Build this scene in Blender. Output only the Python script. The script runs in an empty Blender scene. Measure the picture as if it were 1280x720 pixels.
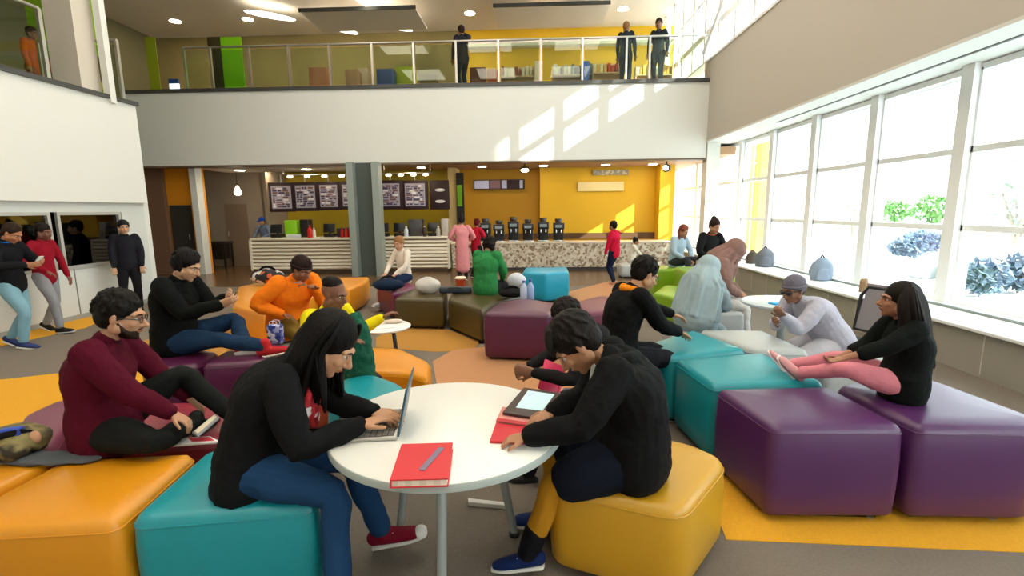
import bpy, bmesh, math, random
import numpy as np
from mathutils import Vector, Matrix, Euler
random.seed(7)
C = bpy.context.scene.collection
rad = math.radians
V = Vector

# ------------------------------------------------------------------ camera
CAMZ = 1.75
F = 608.0
YAW, PITCH, ROLL = rad(2.35), rad(9.07), rad(0.62)
CAM = V((0, 0, CAMZ))
fwd = V((-math.sin(YAW) * math.cos(PITCH), math.cos(YAW) * math.cos(PITCH), -math.sin(PITCH)))
rgt = V((math.cos(YAW), math.sin(YAW), 0))
upv = rgt.cross(fwd)
rm = Matrix.Rotation(ROLL, 3, fwd)
rgt2, up2 = -(rm @ -rgt), rm @ upv
cd = bpy.data.cameras.new('camera'); cam = bpy.data.objects.new('camera', cd); C.objects.link(cam)
cd.sensor_width = 36; cd.lens = F / 1280 * 36; cd.clip_end = 500; cd.clip_start = 0.02
M = Matrix((rgt2, up2, -fwd)).transposed().to_4x4(); M.translation = CAM
cam.matrix_world = M
bpy.context.scene.camera = cam

def ray(px, py):
    return (fwd * F + rgt2 * (px - 640) - up2 * (py - 360)).normalized()
def P(px, py, z=0.0):          # where the sight line meets height z
    d = ray(px, py); t = (z - CAMZ) / d.z
    return CAM + d * t
def PY(px, py, y):             # ... meets the plane Y = y
    d = ray(px, py); return CAM + d * (y / d.y)
def PX(px, py, x):
    d = ray(px, py); return CAM + d * (x / d.x)
def proj(p):
    d = V(p) - CAM; k = d.dot(fwd)
    return (640 + F * d.dot(rgt2) / k, 360 - F * d.dot(up2) / k)

# ------------------------------------------------------------------ materials
def lin(h):
    if isinstance(h, str):
        h = h.lstrip('#'); h = [int(h[i:i + 2], 16) / 255 for i in (0, 2, 4)]
    return tuple((c / 12.92 if c <= .04045 else ((c + .055) / 1.055) ** 2.4) for c in h) + (1,)
_m = {}
def mat(name, col, rough=.6, metal=0, spec=.5, bump=0, bscale=40, var=0, vscale=3, sss=0, emit=None, estr=0, sheen=0, coat=0, stretch=None, alpha=None):
    if name in _m: return _m[name]
    m = bpy.data.materials.new(name); m.use_nodes = True; nt = m.node_tree; N = nt.nodes; L = nt.links
    b = N['Principled BSDF']; c = lin(col)
    b.inputs['Base Color'].default_value = c
    b.inputs['Roughness'].default_value = rough; b.inputs['Metallic'].default_value = metal
    b.inputs['Specular IOR Level'].default_value = spec
    if sheen: b.inputs['Sheen Weight'].default_value = sheen
    if coat: b.inputs['Coat Weight'].default_value = coat
    if sss:
        b.inputs['Subsurface Weight'].default_value = sss; b.inputs['Subsurface Radius'].default_value = (.012, .005, .003)
    if emit is not None:
        b.inputs['Emission Color'].default_value = lin(emit); b.inputs['Emission Strength'].default_value = estr
    tc = N.new('ShaderNodeTexCoord'); src = tc.outputs['Object']
    if stretch:
        mp = N.new('ShaderNodeMapping'); mp.inputs['Scale'].default_value = stretch; L.new(src, mp.inputs[0]); src = mp.outputs[0]
    if var:
        n = N.new('ShaderNodeTexNoise'); n.inputs['Scale'].default_value = vscale; n.inputs['Detail'].default_value = 6; L.new(src, n.inputs['Vector'])
        mx = N.new('ShaderNodeMix'); mx.data_type = 'RGBA'
        mx.inputs[6].default_value = tuple(max(0, x * (1 - var)) for x in c[:3]) + (1,)
        mx.inputs[7].default_value = tuple(min(1, x * (1 + var)) for x in c[:3]) + (1,)
        L.new(n.outputs[0], mx.inputs[0]); L.new(mx.outputs[2], b.inputs['Base Color'])
    if bump:
        n = N.new('ShaderNodeTexNoise'); n.inputs['Scale'].default_value = bscale; n.inputs['Detail'].default_value = 4; L.new(src, n.inputs['Vector'])
        bp = N.new('ShaderNodeBump'); bp.inputs['Strength'].default_value = bump; bp.inputs['Distance'].default_value = .01
        L.new(n.outputs[0], bp.inputs['Height']); L.new(bp.outputs[0], b.inputs['Normal'])
    _m[name] = m; return m
def patmat(name, kind, cols, scale, rough=.7, stretch=(1, 1, 1), dist=0.0):
    """voronoi / wave / noise colour pattern over given colours"""
    if name in _m: return _m[name]
    m = bpy.data.materials.new(name); m.use_nodes = True; nt = m.node_tree; N = nt.nodes; L = nt.links
    b = N['Principled BSDF']; b.inputs['Roughness'].default_value = rough
    tc = N.new('ShaderNodeTexCoord'); mp = N.new('ShaderNodeMapping'); mp.inputs['Scale'].default_value = stretch; L.new(tc.outputs['Object'], mp.inputs[0])
    if kind == 'voronoi':
        t = N.new('ShaderNodeTexVoronoi'); t.inputs['Scale'].default_value = scale; L.new(mp.outputs[0], t.inputs['Vector'])
        s = N.new('ShaderNodeSeparateColor'); L.new(t.outputs['Color'], s.inputs[0]); out = s.outputs[0]
    elif kind == 'wave':
        t = N.new('ShaderNodeTexWave'); t.inputs['Scale'].default_value = scale; t.inputs['Distortion'].default_value = dist; L.new(mp.outputs[0], t.inputs['Vector']); out = t.outputs['Fac']
    else:
        t = N.new('ShaderNodeTexNoise'); t.inputs['Scale'].default_value = scale; t.inputs['Detail'].default_value = 5; L.new(mp.outputs[0], t.inputs['Vector']); out = t.outputs[0]
    r = N.new('ShaderNodeValToRGB'); r.color_ramp.interpolation = 'CONSTANT' if kind != 'noise' else 'LINEAR'
    el = r.color_ramp.elements; lo, hi = (0, 1) if kind != 'noise' else (.3, .7)
    n = len(cols)
    el[0].position = lo; el[0].color = lin(cols[0]); el[1].position = lo + (hi - lo) * (n - 1) / n; el[1].color = lin(cols[-1])
    for i in range(1, n - 1):
        e = el.new(lo + (hi - lo) * i / n); e.color = lin(cols[i])
    L.new(out, r.inputs[0]); L.new(r.outputs[0], b.inputs['Base Color'])
    _m[name] = m; return m
def glass(name, tint='#f4fbfa', refl=.08):
    if name in _m: return _m[name]
    m = bpy.data.materials.new(name); m.use_nodes = True; nt = m.node_tree; N = nt.nodes; L = nt.links
    N.remove(N['Principled BSDF']); o = N['Material Output']
    t = N.new('ShaderNodeBsdfTransparent'); t.inputs[0].default_value = lin(tint)
    g = N.new('ShaderNodeBsdfGlossy'); g.inputs['Roughness'].default_value = .02
    x = N.new('ShaderNodeMixShader'); x.inputs[0].default_value = refl
    L.new(t.outputs[0], x.inputs[1]); L.new(g.outputs[0], x.inputs[2]); L.new(x.outputs[0], o.inputs[0])
    _m[name] = m; return m
def emis(name, col, s):
    return mat(name, col, emit=col, estr=s)

# ------------------------------------------------------------------ mesh building
def catmull(pts, sub):
    pts = [V(p) for p in pts]; out = []
    n = len(pts)
    for i in range(n - 1):
        p0 = pts[max(i - 1, 0)]; p1 = pts[i]; p2 = pts[i + 1]; p3 = pts[min(i + 2, n - 1)]
        for k in range(sub):
            t = k / sub
            out.append(.5 * ((2 * p1) + (-p0 + p2) * t + (2 * p0 - 5 * p1 + 4 * p2 - p3) * t * t + (-p0 + 3 * p1 - 3 * p2 + p3) * t ** 3))
    out.append(pts[-1]); return out
class G:
    def __init__(s): s.v = []; s.f = []; s.fm = []
    def add(s, vs, fs, mi=0):
        o = len(s.v); s.v += [V(x) for x in vs]; s.f += [tuple(i + o for i in f) for f in fs]; s.fm += [mi] * len(fs)
    def box(s, c, size, R=None, mi=0):
        c = V(c); hx, hy, hz = size[0] / 2, size[1] / 2, size[2] / 2
        vs = [V((x, y, z)) for x in (-hx, hx) for y in (-hy, hy) for z in (-hz, hz)]
        if R is not None: vs = [R @ x for x in vs]
        s.add([c + x for x in vs], [(0, 1, 3, 2), (4, 6, 7, 5), (0, 4, 5, 1), (2, 3, 7, 6), (0, 2, 6, 4), (1, 5, 7, 3)], mi); return s
    def bb(s, lo, hi, mi=0):
        return s.box([(a + b) / 2 for a, b in zip(lo, hi)], [abs(b - a) for a, b in zip(lo, hi)], None, mi)
    def prism(s, poly, z0, z1, mi=0):
        n = len(poly)
        a = sum(poly[i][0] * poly[(i + 1) % n][1] - poly[(i + 1) % n][0] * poly[i][1] for i in range(n))
        if a < 0: poly = poly[::-1]
        vs = [(p[0], p[1], z0) for p in poly] + [(p[0], p[1], z1) for p in poly]
        s.add(vs, [tuple(range(n - 1, -1, -1)), tuple(range(n, 2 * n))] + [(i, (i + 1) % n, n + (i + 1) % n, n + i) for i in range(n)], mi); return s
    def ell(s, c, r, R=None, n=16, m=10, mi=0):
        c = V(c)
        if not hasattr(r, '__len__'): r = (r, r, r)
        vs = []
        for j in range(1, m):
            t = math.pi * j / m
            for i in range(n):
                a = 2 * math.pi * i / n
                vs.append(V((math.sin(t) * math.cos(a) * r[0], math.sin(t) * math.sin(a) * r[1], math.cos(t) * r[2])))
        vs += [V((0, 0, r[2])), V((0, 0, -r[2]))]
        if R is not None: vs = [R @ x for x in vs]
        fs = []
        for j in range(m - 2):
            for i in range(n):
                k = (i + 1) % n; fs.append((j * n + i, (j + 1) * n + i, (j + 1) * n + k, j * n + k))
        T = (m - 1) * n
        for i in range(n):
            fs.append((T, i, (i + 1) % n)); fs.append((T + 1, (m - 2) * n + (i + 1) % n, (m - 2) * n + i))
        s.add([c + x for x in vs], fs, mi); return s
    def tube(s, pts, radii, n=12, side=None, sub=0, cap=True, mi=0):
        """lofted tube; radii float or (along side, across)"""
        pts = [V(p) for p in pts]
        rr = [(r, r) if not hasattr(r, '__len__') else tuple(r) for r in (radii if hasattr(radii, '__len__') else [radii] * len(pts))]
        if sub and len(pts) > 2:
            rv = catmull([V((a, b, 0)) for a, b in rr], sub); pts = catmull(pts, sub); rr = [(max(.0005, x.x), max(.0005, x.y)) for x in rv]
        L = len(pts); tang = []
        for i in range(L):
            t = (pts[min(i + 1, L - 1)] - pts[max(i - 1, 0)])
            tang.append(t.normalized() if t.length > 1e-9 else V((0, 0, 1)))
        sd = V(side) if side is not None else (V((1, 0, 0)) if abs(tang[0].x) < .8 else V((0, 1, 0)))
        rings = []; 
        def fr(t):
            nonlocal sd
            u = sd - t * sd.dot(t)
            if u.length < 1e-5: u = t.orthogonal()
            u.normalize()
            if side is None: sd = u
            return u, t.cross(u)
        seq = []
        if cap:
            u, w = fr(tang[0]); r0 = min(rr[0])
            for a in (75, 45, 20):
                k = math.cos(rad(a)); seq.append((pts[0] - tang[0] * r0 * math.sin(rad(a)), u, w, rr[0][0] * k, rr[0][1] * k))
        for i in range(L):
            u, w = fr(tang[i]); seq.append((pts[i], u, w, rr[i][0], rr[i][1]))
        if cap:
            u, w = fr(tang[-1]); r0 = min(rr[-1])
            for a in (20, 45, 75):
                k = math.cos(rad(a)); seq.append((pts[-1] + tang[-1] * r0 * math.sin(rad(a)), u, w, rr[-1][0] * k, rr[-1][1] * k))
        vs = []
        for c, u, w, a, b in seq:
            for i in range(n):
                t = 2 * math.pi * i / n; vs.append(c + u * (a * math.cos(t)) + w * (b * math.sin(t)))
        fs = []
        K = len(seq)
        for j in range(K - 1):
            for i in range(n):
                k = (i + 1) % n; fs.append((j * n + i, j * n + k, (j + 1) * n + k, (j + 1) * n + i))
        fs.append(tuple(range(n - 1, -1, -1))); fs.append(tuple(range((K - 1) * n, K * n)))
        s.add(vs, fs, mi); return s
    def cyl(s, a, b, r, r2=None, n=16, mi=0):
        return s.tube([a, b], [r, r2 if r2 is not None else r], n=n, cap=False, mi=mi)
    def lathe(s, c, prof, n=24, mi=0):
        c = V(c); vs = []
        for r, z in prof:
            for i in range(n):
                a = 2 * math.pi * i / n; vs.append(c + V((r * math.cos(a), r * math.sin(a), z)))
        fs = [(j * n + i, j * n + (i + 1) % n, (j + 1) * n + (i + 1) % n, (j + 1) * n + i) for j in range(len(prof) - 1) for i in range(n)]
        fs.append(tuple(range(n - 1, -1, -1))); fs.append(tuple(range((len(prof) - 1) * n, len(prof) * n)))
        s.add(vs, fs, mi); return s
    def xf(s, Mx):
        s.v = [Mx @ v for v in s.v]; return s
    def mesh(s, name):
        me = bpy.data.meshes.new(name); me.from_pydata([tuple(v) for v in s.v], [], s.f)
        me.polygons.foreach_set('material_index', s.fm); me.update(); return me
    def build(s, name, m, parent=None, voxel=0, smooth=0, shade=True, bevel=0, fold=0, fscale=.09, sub=0, origin=None, seg=2):
        if origin is not None:
            o0 = V(origin); s.v = [v - o0 for v in s.v]
        me = s.mesh(name); o = bpy.data.objects.new(name, me); C.objects.link(o)
        if origin is not None: o.location = origin
        for x in (m if isinstance(m, (list, tuple)) else [m]): me.materials.append(x)
        if parent is not None: o.parent = parent
        mods = 0
        if voxel:
            md = o.modifiers.new('r', 'REMESH'); md.mode = 'VOXEL'; md.voxel_size = voxel; md.use_smooth_shade = True; mods = 1
        if smooth:
            md = o.modifiers.new('s', 'SMOOTH'); md.factor = .5; md.iterations = smooth; mods = 1
        if fold:
            md = o.modifiers.new('d', 'DISPLACE'); md.texture = foldtex(fscale); md.strength = fold; md.mid_level = .5; md.texture_coords = 'LOCAL'; mods = 1
        if bevel:
            md = o.modifiers.new('b', 'BEVEL'); md.width = bevel; md.segments = seg; md.limit_method = 'ANGLE'; md.angle_limit = rad(35); mods = 1
        if sub:
            md = o.modifiers.new('u', 'SUBSURF'); md.levels = sub; md.render_levels = sub; mods = 1
        if mods:
            dg = bpy.context.evaluated_depsgraph_get(); dg.update()
            ev = o.evaluated_get(dg); nm = bpy.data.meshes.new_from_object(ev, depsgraph=dg)
            o.modifiers.clear(); o.data = nm; bpy.data.meshes.remove(me); nm.name = name; me = nm
        if shade:
            me.polygons.foreach_set('use_smooth', [True] * len(me.polygons))
            if not voxel: 
                try: me.set_sharp_from_angle(angle=rad(50))
                except Exception: pass
        else:
            me.polygons.foreach_set('use_smooth', [False] * len(me.polygons))
        return o
_ft = {}
def foldtex(sc):
    if sc not in _ft:
        t = bpy.data.textures.new('folds%.3f' % sc, 'CLOUDS'); t.noise_scale = sc; t.noise_depth = 2; _ft[sc] = t
    return _ft[sc]
def tag(o, label, cat, group=None, kind=None):
    o['label'] = label; o['category'] = cat
    if group: o['group'] = group
    if kind: o['kind'] = kind
    return o
def empty(name, loc=(0, 0, 0), rz=0):
    o = bpy.data.objects.new(name, None); C.objects.link(o); o.location = loc; o.rotation_euler = (0, 0, rz); o.empty_display_size = .1
    bpy.context.view_layer.update(); return o
def struct(name, g, m, parent=None, **k):
    o = g.build(name, m, parent, shade=k.pop('shade', False), **k)
    if parent is None: o['kind'] = 'structure'
    return o
def Rz(a): return Matrix.Rotation(a, 3, 'Z')
def Rx(a): return Matrix.Rotation(a, 3, 'X')
def Ry(a): return Matrix.Rotation(a, 3, 'Y')
# ================================================================== THE ROOM
XL, XB, XG = -7.6, 4.6, 5.5      # left wall, beige wall, window plane
YF = 13.4                        # gallery front
ZF0, ZF1 = 3.06, 4.97            # gallery front bottom and top
ZC = 8.2
white = mat('white_paint', '#dfdfd9', .7, bump=.05, bscale=200)
whitew = mat('window_frame_white', '#f4f5f4', .45)
beige = mat('taupe_paint', '#c3bbb0', .8, bump=.04, bscale=200)
dark_trim = mat('dark_metal_trim', '#4c4c49', .4, metal=.3)
carpet = mat('carpet_grey', '#7b7064', .95, bump=.5, bscale=260, var=.22, vscale=60)
carpet_y = mat('carpet_yellow', '#e4a41c', .95, bump=.5, bscale=260, var=.12, vscale=60)
carpet_p = mat('carpet_peach', '#c08a5f', .95, bump=.5, bscale=260, var=.12, vscale=60)
carpet_o = mat('carpet_ochre', '#b98434', .95, bump=.5, bscale=260, var=.15, vscale=60)
carpet_r = mat('carpet_rust', '#b8512a', .95, bump=.5, bscale=260, var=.15, vscale=60)
cafe_floor = mat('polished_brown_floor', '#6b5136', .25, var=.2, vscale=2)
steel = mat('brushed_steel', '#c9c9c4', .3, metal=.9)
clear = glass('clear_glass')
railglass = glass('railing_glass', '#e6efe4', .03)

g = G(); g.bb((-14, -4, -.2), (XB, 11.3, 0)); struct('floor', g, carpet)
g = G(); g.bb((-14, 11.3, -.2), (5.5, 19.2, 0)); struct('floor_cafe', g, cafe_floor)
def inlay(name, px, m, h=.004):
    poly = [P(a, b, 0) for a, b in px]
    g = G().prism([(p.x, p.y) for p in poly], .0005, h); return struct(name, g, m)
inlay('floor_strip_left', [(-60, 434), (0, 420), (107, 391), (150, 380), (152, 390), (107, 410), (0, 433), (-60, 449)], carpet_y)
inlay('floor_inlay_left', [(-160, 500), (0, 475), (72, 467), (215, 444), (330, 420), (360, 470), (180, 520), (0, 545), (-160, 600)], carpet_y)
inlay('floor_strip_right', [(880, 600), (1090, 560), (1500, 640), (1700, 712), (1280, 691), (908, 675)], carpet_y)
inlay('floor_inlay_ochre', [(470, 422), (500, 408), (560, 412), (602, 428), (588, 438), (545, 440), (470, 434)], carpet_o, .003)
inlay('floor_inlay_peach', [(541, 452), (566, 438), (604, 434), (690, 446), (760, 470), (740, 560), (560, 560)], carpet_p, .005)
inlay('floor_inlay_rust', [(410, 470), (440, 456), (470, 458), (520, 470), (540, 520), (420, 520)], carpet_r, .003)
inlay('floor_inlay_sand', [(668, 376), (760, 352), (800, 352), (770, 376), (720, 380)], carpet_p, .004)
inlay('floor_inlay_amber', [(150, 445), (172, 428), (300, 396), (340, 425), (180, 470)], carpet_o, .006)

# --- gallery front, floor and ceiling
g = G(); g.bb((-11, YF, ZF0), (XB, YF + .3, ZF1)); struct('wall_gallery_front', g, white)
g = G(); g.bb((-11, YF - .05, ZF1), (XB, YF + .35, ZF1 + .09)); struct('trim_1', g, dark_trim)
g = G(); g.bb((-11, YF - .02, ZF0 - .04), (XB, YF + .3, ZF0)); struct('trim_2', g, mat('bronze_trim', '#6e5a48', .5))
g = G(); g.bb((-14, YF + .3, ZF0 + .12), (5.5, 19.2, ZF0 + .32)); struct('ceiling_cafe', g, mat('cafe_ceiling', '#b08a68', .7, var=.1))
g = G(); g.bb((-14, YF + .3, ZF1 - .2), (5.5, 19.2, ZF1)); struct('floor_gallery', g, carpet)
# dropped bulkheads below the cafe ceiling
g = G(); g.bb((-9.6, 14.2, 3.02), (-5, 15.4, 3.29)); struct('ceiling_bulkhead', g, mat('bulkhead', '#d9cfc0', .6))
# main ceiling, the part over the gallery, and an eave added to block sun
g = G(); g.bb((-14, -4, ZC), (XB + 2.2, 19.2, ZC + .2)); struct('ceiling', g, mat('ceiling_paint', '#e9e2d9', .8))
# walls nobody sees but which close the room
g = G(); g.bb((-14, -4.2, 0), (XB, -4, ZC)); struct('wall_rear', g, white)
g = G(); g.bb((-14.2, -4, 0), (-14, 19.2, ZC)); struct('wall_far_left', g, mat('olive_wall', '#6f6a4c', .8))
# --- left wall: white band above, recessed office front below
ZL1, ZL0 = 3.81, 1.97
g = G(); g.bb((XL - .25, -4, ZL0), (XL, 9.5, ZL1)); struct('wall_left', g, white)
g = G(); g.bb((XL - .27, -4, ZL1), (XL + .05, 9.53, ZL1 + .07)); struct('trim_3', g, dark_trim)
g = G(); g.bb((-14, -4, ZL1 - .2), (XL - .25, 9.5, ZL1)); struct('floor_left_gallery', g, carpet)
offw = mat('office_front_grey', '#d3d6d2', .5)
XO = XL - .1
g = G(); g.bb((XO - .12, 8.95, 0), (XO, 9.5, ZL0)); g.bb((XO - .12, -4, 0), (XO, 8.95, .86)); g.bb((XO - .12, -4, 1.8), (XO, 8.95, ZL0)); g.bb((XO - .12, -4, .86), (XO, 5.2, 1.8))
struct('wall_left_lower', g, offw)
g = G(); g.bb((XO - .01, 7.83, .02), (XO + .004, 7.85, .86)); struct('trim_4', g, mat('joint_grey', '#6e706c', .6))
g = G(); g.bb((XO, -4, 0), (XO + .02, 9.5, .08)); struct('baseboard_left', g, mat('base_grey', '#9b9d99', .6))
darkglass = mat('dark_office_glass', '#15120f', .06, spec=.8)
for i, (a, b) in enumerate([(5.25, 6.35), (6.42, 7.55), (7.66, 8.9)]):
    fr = G(); w = .05
    fr.bb((XO - .02, a, .86), (XO + .03, b, .86 + w)); fr.bb((XO - .02, a, 1.8 - w), (XO + .03, b, 1.8)); fr.bb((XO - .02, a, .86 + w), (XO + .03, a + w, 1.8 - w)); fr.bb((XO - .02, b - w, .86 + w), (XO + .03, b, 1.8 - w))
    wf = struct('window_%d' % (i + 1), fr, mat('alu_frame', '#b9bab6', .4, metal=.4))
    pg = G(); pg.bb((XO - .03, a + w, .91), (XO - .02, b - w, 1.75)); pg.build('window_pane', glass('office_glass', '#8a8f8a', .06), wf, shade=False)
# the dim office behind those panes
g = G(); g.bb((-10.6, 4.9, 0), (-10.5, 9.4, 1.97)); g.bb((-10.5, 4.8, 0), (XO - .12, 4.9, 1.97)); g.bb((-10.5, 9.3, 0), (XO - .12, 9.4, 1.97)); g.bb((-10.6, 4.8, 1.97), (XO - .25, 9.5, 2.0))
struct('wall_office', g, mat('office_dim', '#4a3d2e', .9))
# end of the left wall
g = G(); g.bb((-10.9, 9.5, 0), (XL - .1, 9.62, ZL1)); struct('wall_left_end', g, white)
# --- back of the cafe
def wallx(name, px0, px1, y, z0, z1, m, th=.12):
    a = PY(px0, 263, y).x; b = PY(px1, 263, y).x
    g = G(); g.bb((a, y, z0), (b, y + th, z1)); return struct(name, g, m)
wallx('wall_cafe_left_wood', 176, 207, 13.75, 0, 3.3, patmat('wood_panel', 'wave', ['#7a5a48', '#86644f', '#75543f'], 3, .6, (6, 1, 1)))
orange = mat('orange_paint', '#ee9a1c', .6)
wallx('wall_cafe_orange', 207, 256, 14.0, 0, 3.3, orange)
a = PY(218, 300, 13.97).x; b = PY(243, 300, 13.97).x
g = G(); g.bb((a, 13.93, 0), (b, 13.99, 2.0)); d = struct('door_1', g, mat('door_charcoal', '#35332f', .5))
g = G(); g.cyl((b - .08, 13.9, 1.0), (b - .08, 13.9, 1.16), .012); g.build('door_handle', steel, d)
g = G(); a = PY(249, 300, 13.8).x; g.bb((a - .02, 13.7, 0), (a + .16, 13.98, 3.3)); struct('pillar_white', g, white)
wallx('wall_back_beige', 240, 335, 16.0, 0, 3.3, mat('beige_plaster', '#a39787', .8))
a = PY(285, 300, 15.97).x; b = PY(312, 300, 15.97).x
g = G(); g.bb((a, 15.94, 0), (b, 15.99, 2.05)); d = struct('door_2', g, mat('door_tan', '#8f7b67', .6)); 
g = G(); g.cyl((a + .08, 15.91, 1.0), (a + .08, 15.91, 1.16), .012); g.build('door_handle', steel, d)
a = PY(335, 300, 16.0).x; g = G(); g.bb((a - .1, 16.0, 0), (a, 17.5, 3.3)); struct('wall_back_return', g, mat('beige_plaster', '#a39787'))
yel = mat('yellow_paint', '#e3b61c', .6); must = mat('mustard_paint', '#b98a10', .6)
wallx('wall_cafe_menu', 320, 563, 17.5, 0, 3.3, mat('cafe_olive', '#b3a01e', .6))
wallx('wall_cafe_pier', 561, 571, 16.6, 0, 3.3, mat('pier_cream', '#d9c48a', .6), .9)
wallx('wall_cafe_mustard', 570, 678, 17.5, 0, 3.3, must)
wallx('wall_cafe_yellow', 675, 826, 17.2, 0, 3.3, yel, .4)
wallx('wall_cafe_yellow_end', 824, 842, 16.6, 0, 3.3, yel, 1.0)
g = G(); a = PY(571, 250, 16.5).x; b = PY(580, 250, 16.5).x; g.bb((a, 16.45, 1.3), (b, 16.6, 3.0)); o = struct('trim_5', g, mat('black_panel', '#1c1c1a', .5))
g = G(); a = PY(572, 250, 16.5).x; b = PY(578, 250, 16.5).x; g.bb((a, 16.43, 1.9), (b, 16.45, 2.6)); tag(g.build('banner', mat('lime_vinyl', '#6fae1e', .5), shade=False), 'narrow lime green strip sign on the dark pier behind the drinks counter', 'sign')
g = G(); a = PY(700, 250, 17.2).x; b = PY(825, 250, 17.2).x; g.bb((a - 2, 17.1, .75), (b, 17.2, .95)); struct('trim_6', g, mat('brown_rail', '#5b3c22', .5))
# far end wall with its windows
g = G(); g.bb((-14, 19.0, 0), (5.5, 19.2, ZF1)); struct('wall_back', g, beige)
# --- steel column between the two counters
cx = PY(461, 300, 13.3).x
g = G()
for sx in (-1, 1): g.bb((cx + sx * .34 - .09, 13.05, 0), (cx + sx * .34 + .09, 13.38, ZF0))
struct('column_steel', g, mat('column_grey_green', '#99a29c', .4, metal=.2))
g = G(); g.bb((cx - .25, 13.3, 0), (cx + .25, 13.39, ZF0)); struct('column_web', g, mat('column_recess_shade', '#4d5652', .5))  # shade of the recess between the flanges put into a darker colour
g = G(); g.bb((4.62, 13.35, 0), (4.95, 13.7, ZF0 + .4)); struct('column_white', g, white)
# --- right side: taupe wall, soffit, long window, sill
g = G(); g.bb((XB, -4, 3.5), (XB + .2, YF + .3, 5.5)); struct('wall_right_upper', g, beige)
g = G(); g.bb((XB, -4, 3.46), (XG + .25, 19, 3.5)); struct('ceiling_soffit', g, white)
g = G(); g.bb((XB + .38, 3.6, 3.452), (XB + .43, 10.5, 3.461)); struct('trim_7', g, mat('slot_dark', '#55534f', .6))
g = G(); g.bb((XG + .25, -4, 3.4), (XG + .45, 19, 3.7)); struct('wall_right_lintel', g, white)
g = G(); g.bb((XB, -4, 0), (XB + .1, 19, .46)); kw = struct('wall_right_knee', g, mat('knee_panel', '#9c958a', .6))
j = G()
for k in range(34): j.bb((XB - .004, -3.6 + k * .66, .03), (XB + .002, -3.59 + k * .66, .46))
j.build('panel_joint', mat('joint_light', '#c9c4ba', .6), kw, shade=False)
g = G(); g.bb((XB - .06, -4, .46), (XG + .1, 19, .5)); struct('window_sill', g, whitew, bevel=.01)
g = G(); g.bb((XG - .35, -4, .5), (XG - .3, 19, .53)); struct('trim_8', g, mat('grille_grey', '#8c9490', .5))
mull = [-1.7 + 1.65 * k for k in range(13)]
for i in range(len(mull) - 1):
    a, b = mull[i], mull[i + 1]
    if b > 18.9: break
    f_ = G(); t = .055
    for z in (.5, 1.46, 2.43, 3.40): f_.bb((XG - .04, a + .09, z - (.03 if z > .6 else 0)), (XG + .06, b - .09, z + .045))
    for y in (a + .09, b - .09 - .03): f_.bb((XG - .04, y, .545), (XG + .06, y + .03, 3.40))
    f_.bb((XG - .12, a - .09, .5), (XG + .12, a + .09, 3.46))
    w = struct('window_%d' % (i + 4), f_, whitew)
    pg = G()
    for z0, z1 in ((.54, 1.43), (1.50, 2.40), (2.47, 3.38)): pg.bb((XG, a + .12, z0), (XG + .012, b - .12, z1))
    pg.build('window_pane', clear, w, shade=False)
# clerestory above the taupe wall
g = G(); g.bb((XB - .03, -4, 5.5), (XB + .25, 19, 5.56)); struct('window_sill_upper', g, whitew)
cm = [-3 + 1.0 * k for k in range(23)]
for i in range(len(cm) - 1):
    a, b = cm[i], min(cm[i + 1], 19)
    f_ = G(); f_.bb((XB + .02, a - .06, 5.56), (XB + .18, a + .06, ZC)); f_.bb((XB + .04, a, 6.22), (XB + .16, b, 6.38)); f_.bb((XB + .06, a, 7.2), (XB + .14, b, 7.26))
    w = struct('window_%d' % (i + 20), f_, whitew)
    pg = G()
    for z0, z1 in ((5.57, 6.3), (6.36, 7.2), (7.26, ZC - .02)): pg.bb((XB + .09, a + .06, z0), (XB + .10, b - .06, z1))
    pg.build('window_pane', clear, w, shade=False)
g = G(); g.bb((XB, YF + .3, 3.5), (XB + .2, 19, ZF1 + .2)); struct('wall_right_gallery', g, beige)
# roof braces seen before the clerestory
for (a, b) in (((XB - .25, 13.2, 5.6), (XB - .25, 9.2, 8.2)), ((XB - .25, 13.3, 6.9), (XB - .25, 10.6, 8.2))):
    g = G().cyl(a, b, .05); o = g.build('roof_brace', whitew); o['kind'] = 'structure'
# --- upper floor back wall
g = G(); a = PY(580, 60, 18.9).x; g.bb((a, 18.8, ZF1), (5.2, 19.0, ZC)); struct('wall_gallery_back', g, yel)
g = G(); g.bb((-14, 18.8, ZF1), (a, 19.0, ZC)); struct('wall_gallery_dark', g, mat('gallery_olive', '#8d7f52', .8, var=.3, vscale=.8))
g = G(); g.bb((a - .1, 18.5, 7.55), (5, 18.8, 7.75)); struct('trim_9', g, white)
g = G(); b0 = PY(580, 60, 18.7).x; b1 = PY(400, 60, 18.7).x; g.bb((b1, 18.7, ZF1), (b0, 18.78, ZF1 + .75)); struct('wall_gallery_low', g, mat('lime_low_wall', '#a8ab28', .7))
# big square pillar and slim post at the left gallery
p1 = PX(118, 90, -7.95)
g = G(); g.bb((-8.25, 8.55, ZL1), (-7.75, 8.95, ZC)); struct('pillar_square', g, mat('pillar_cream', '#cdc3b4', .7))
g = G(); g.bb((-7.66, 8.88, 3.75), (-7.54, 9.0, ZC)); struct('pillar_slim', g, white)

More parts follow.
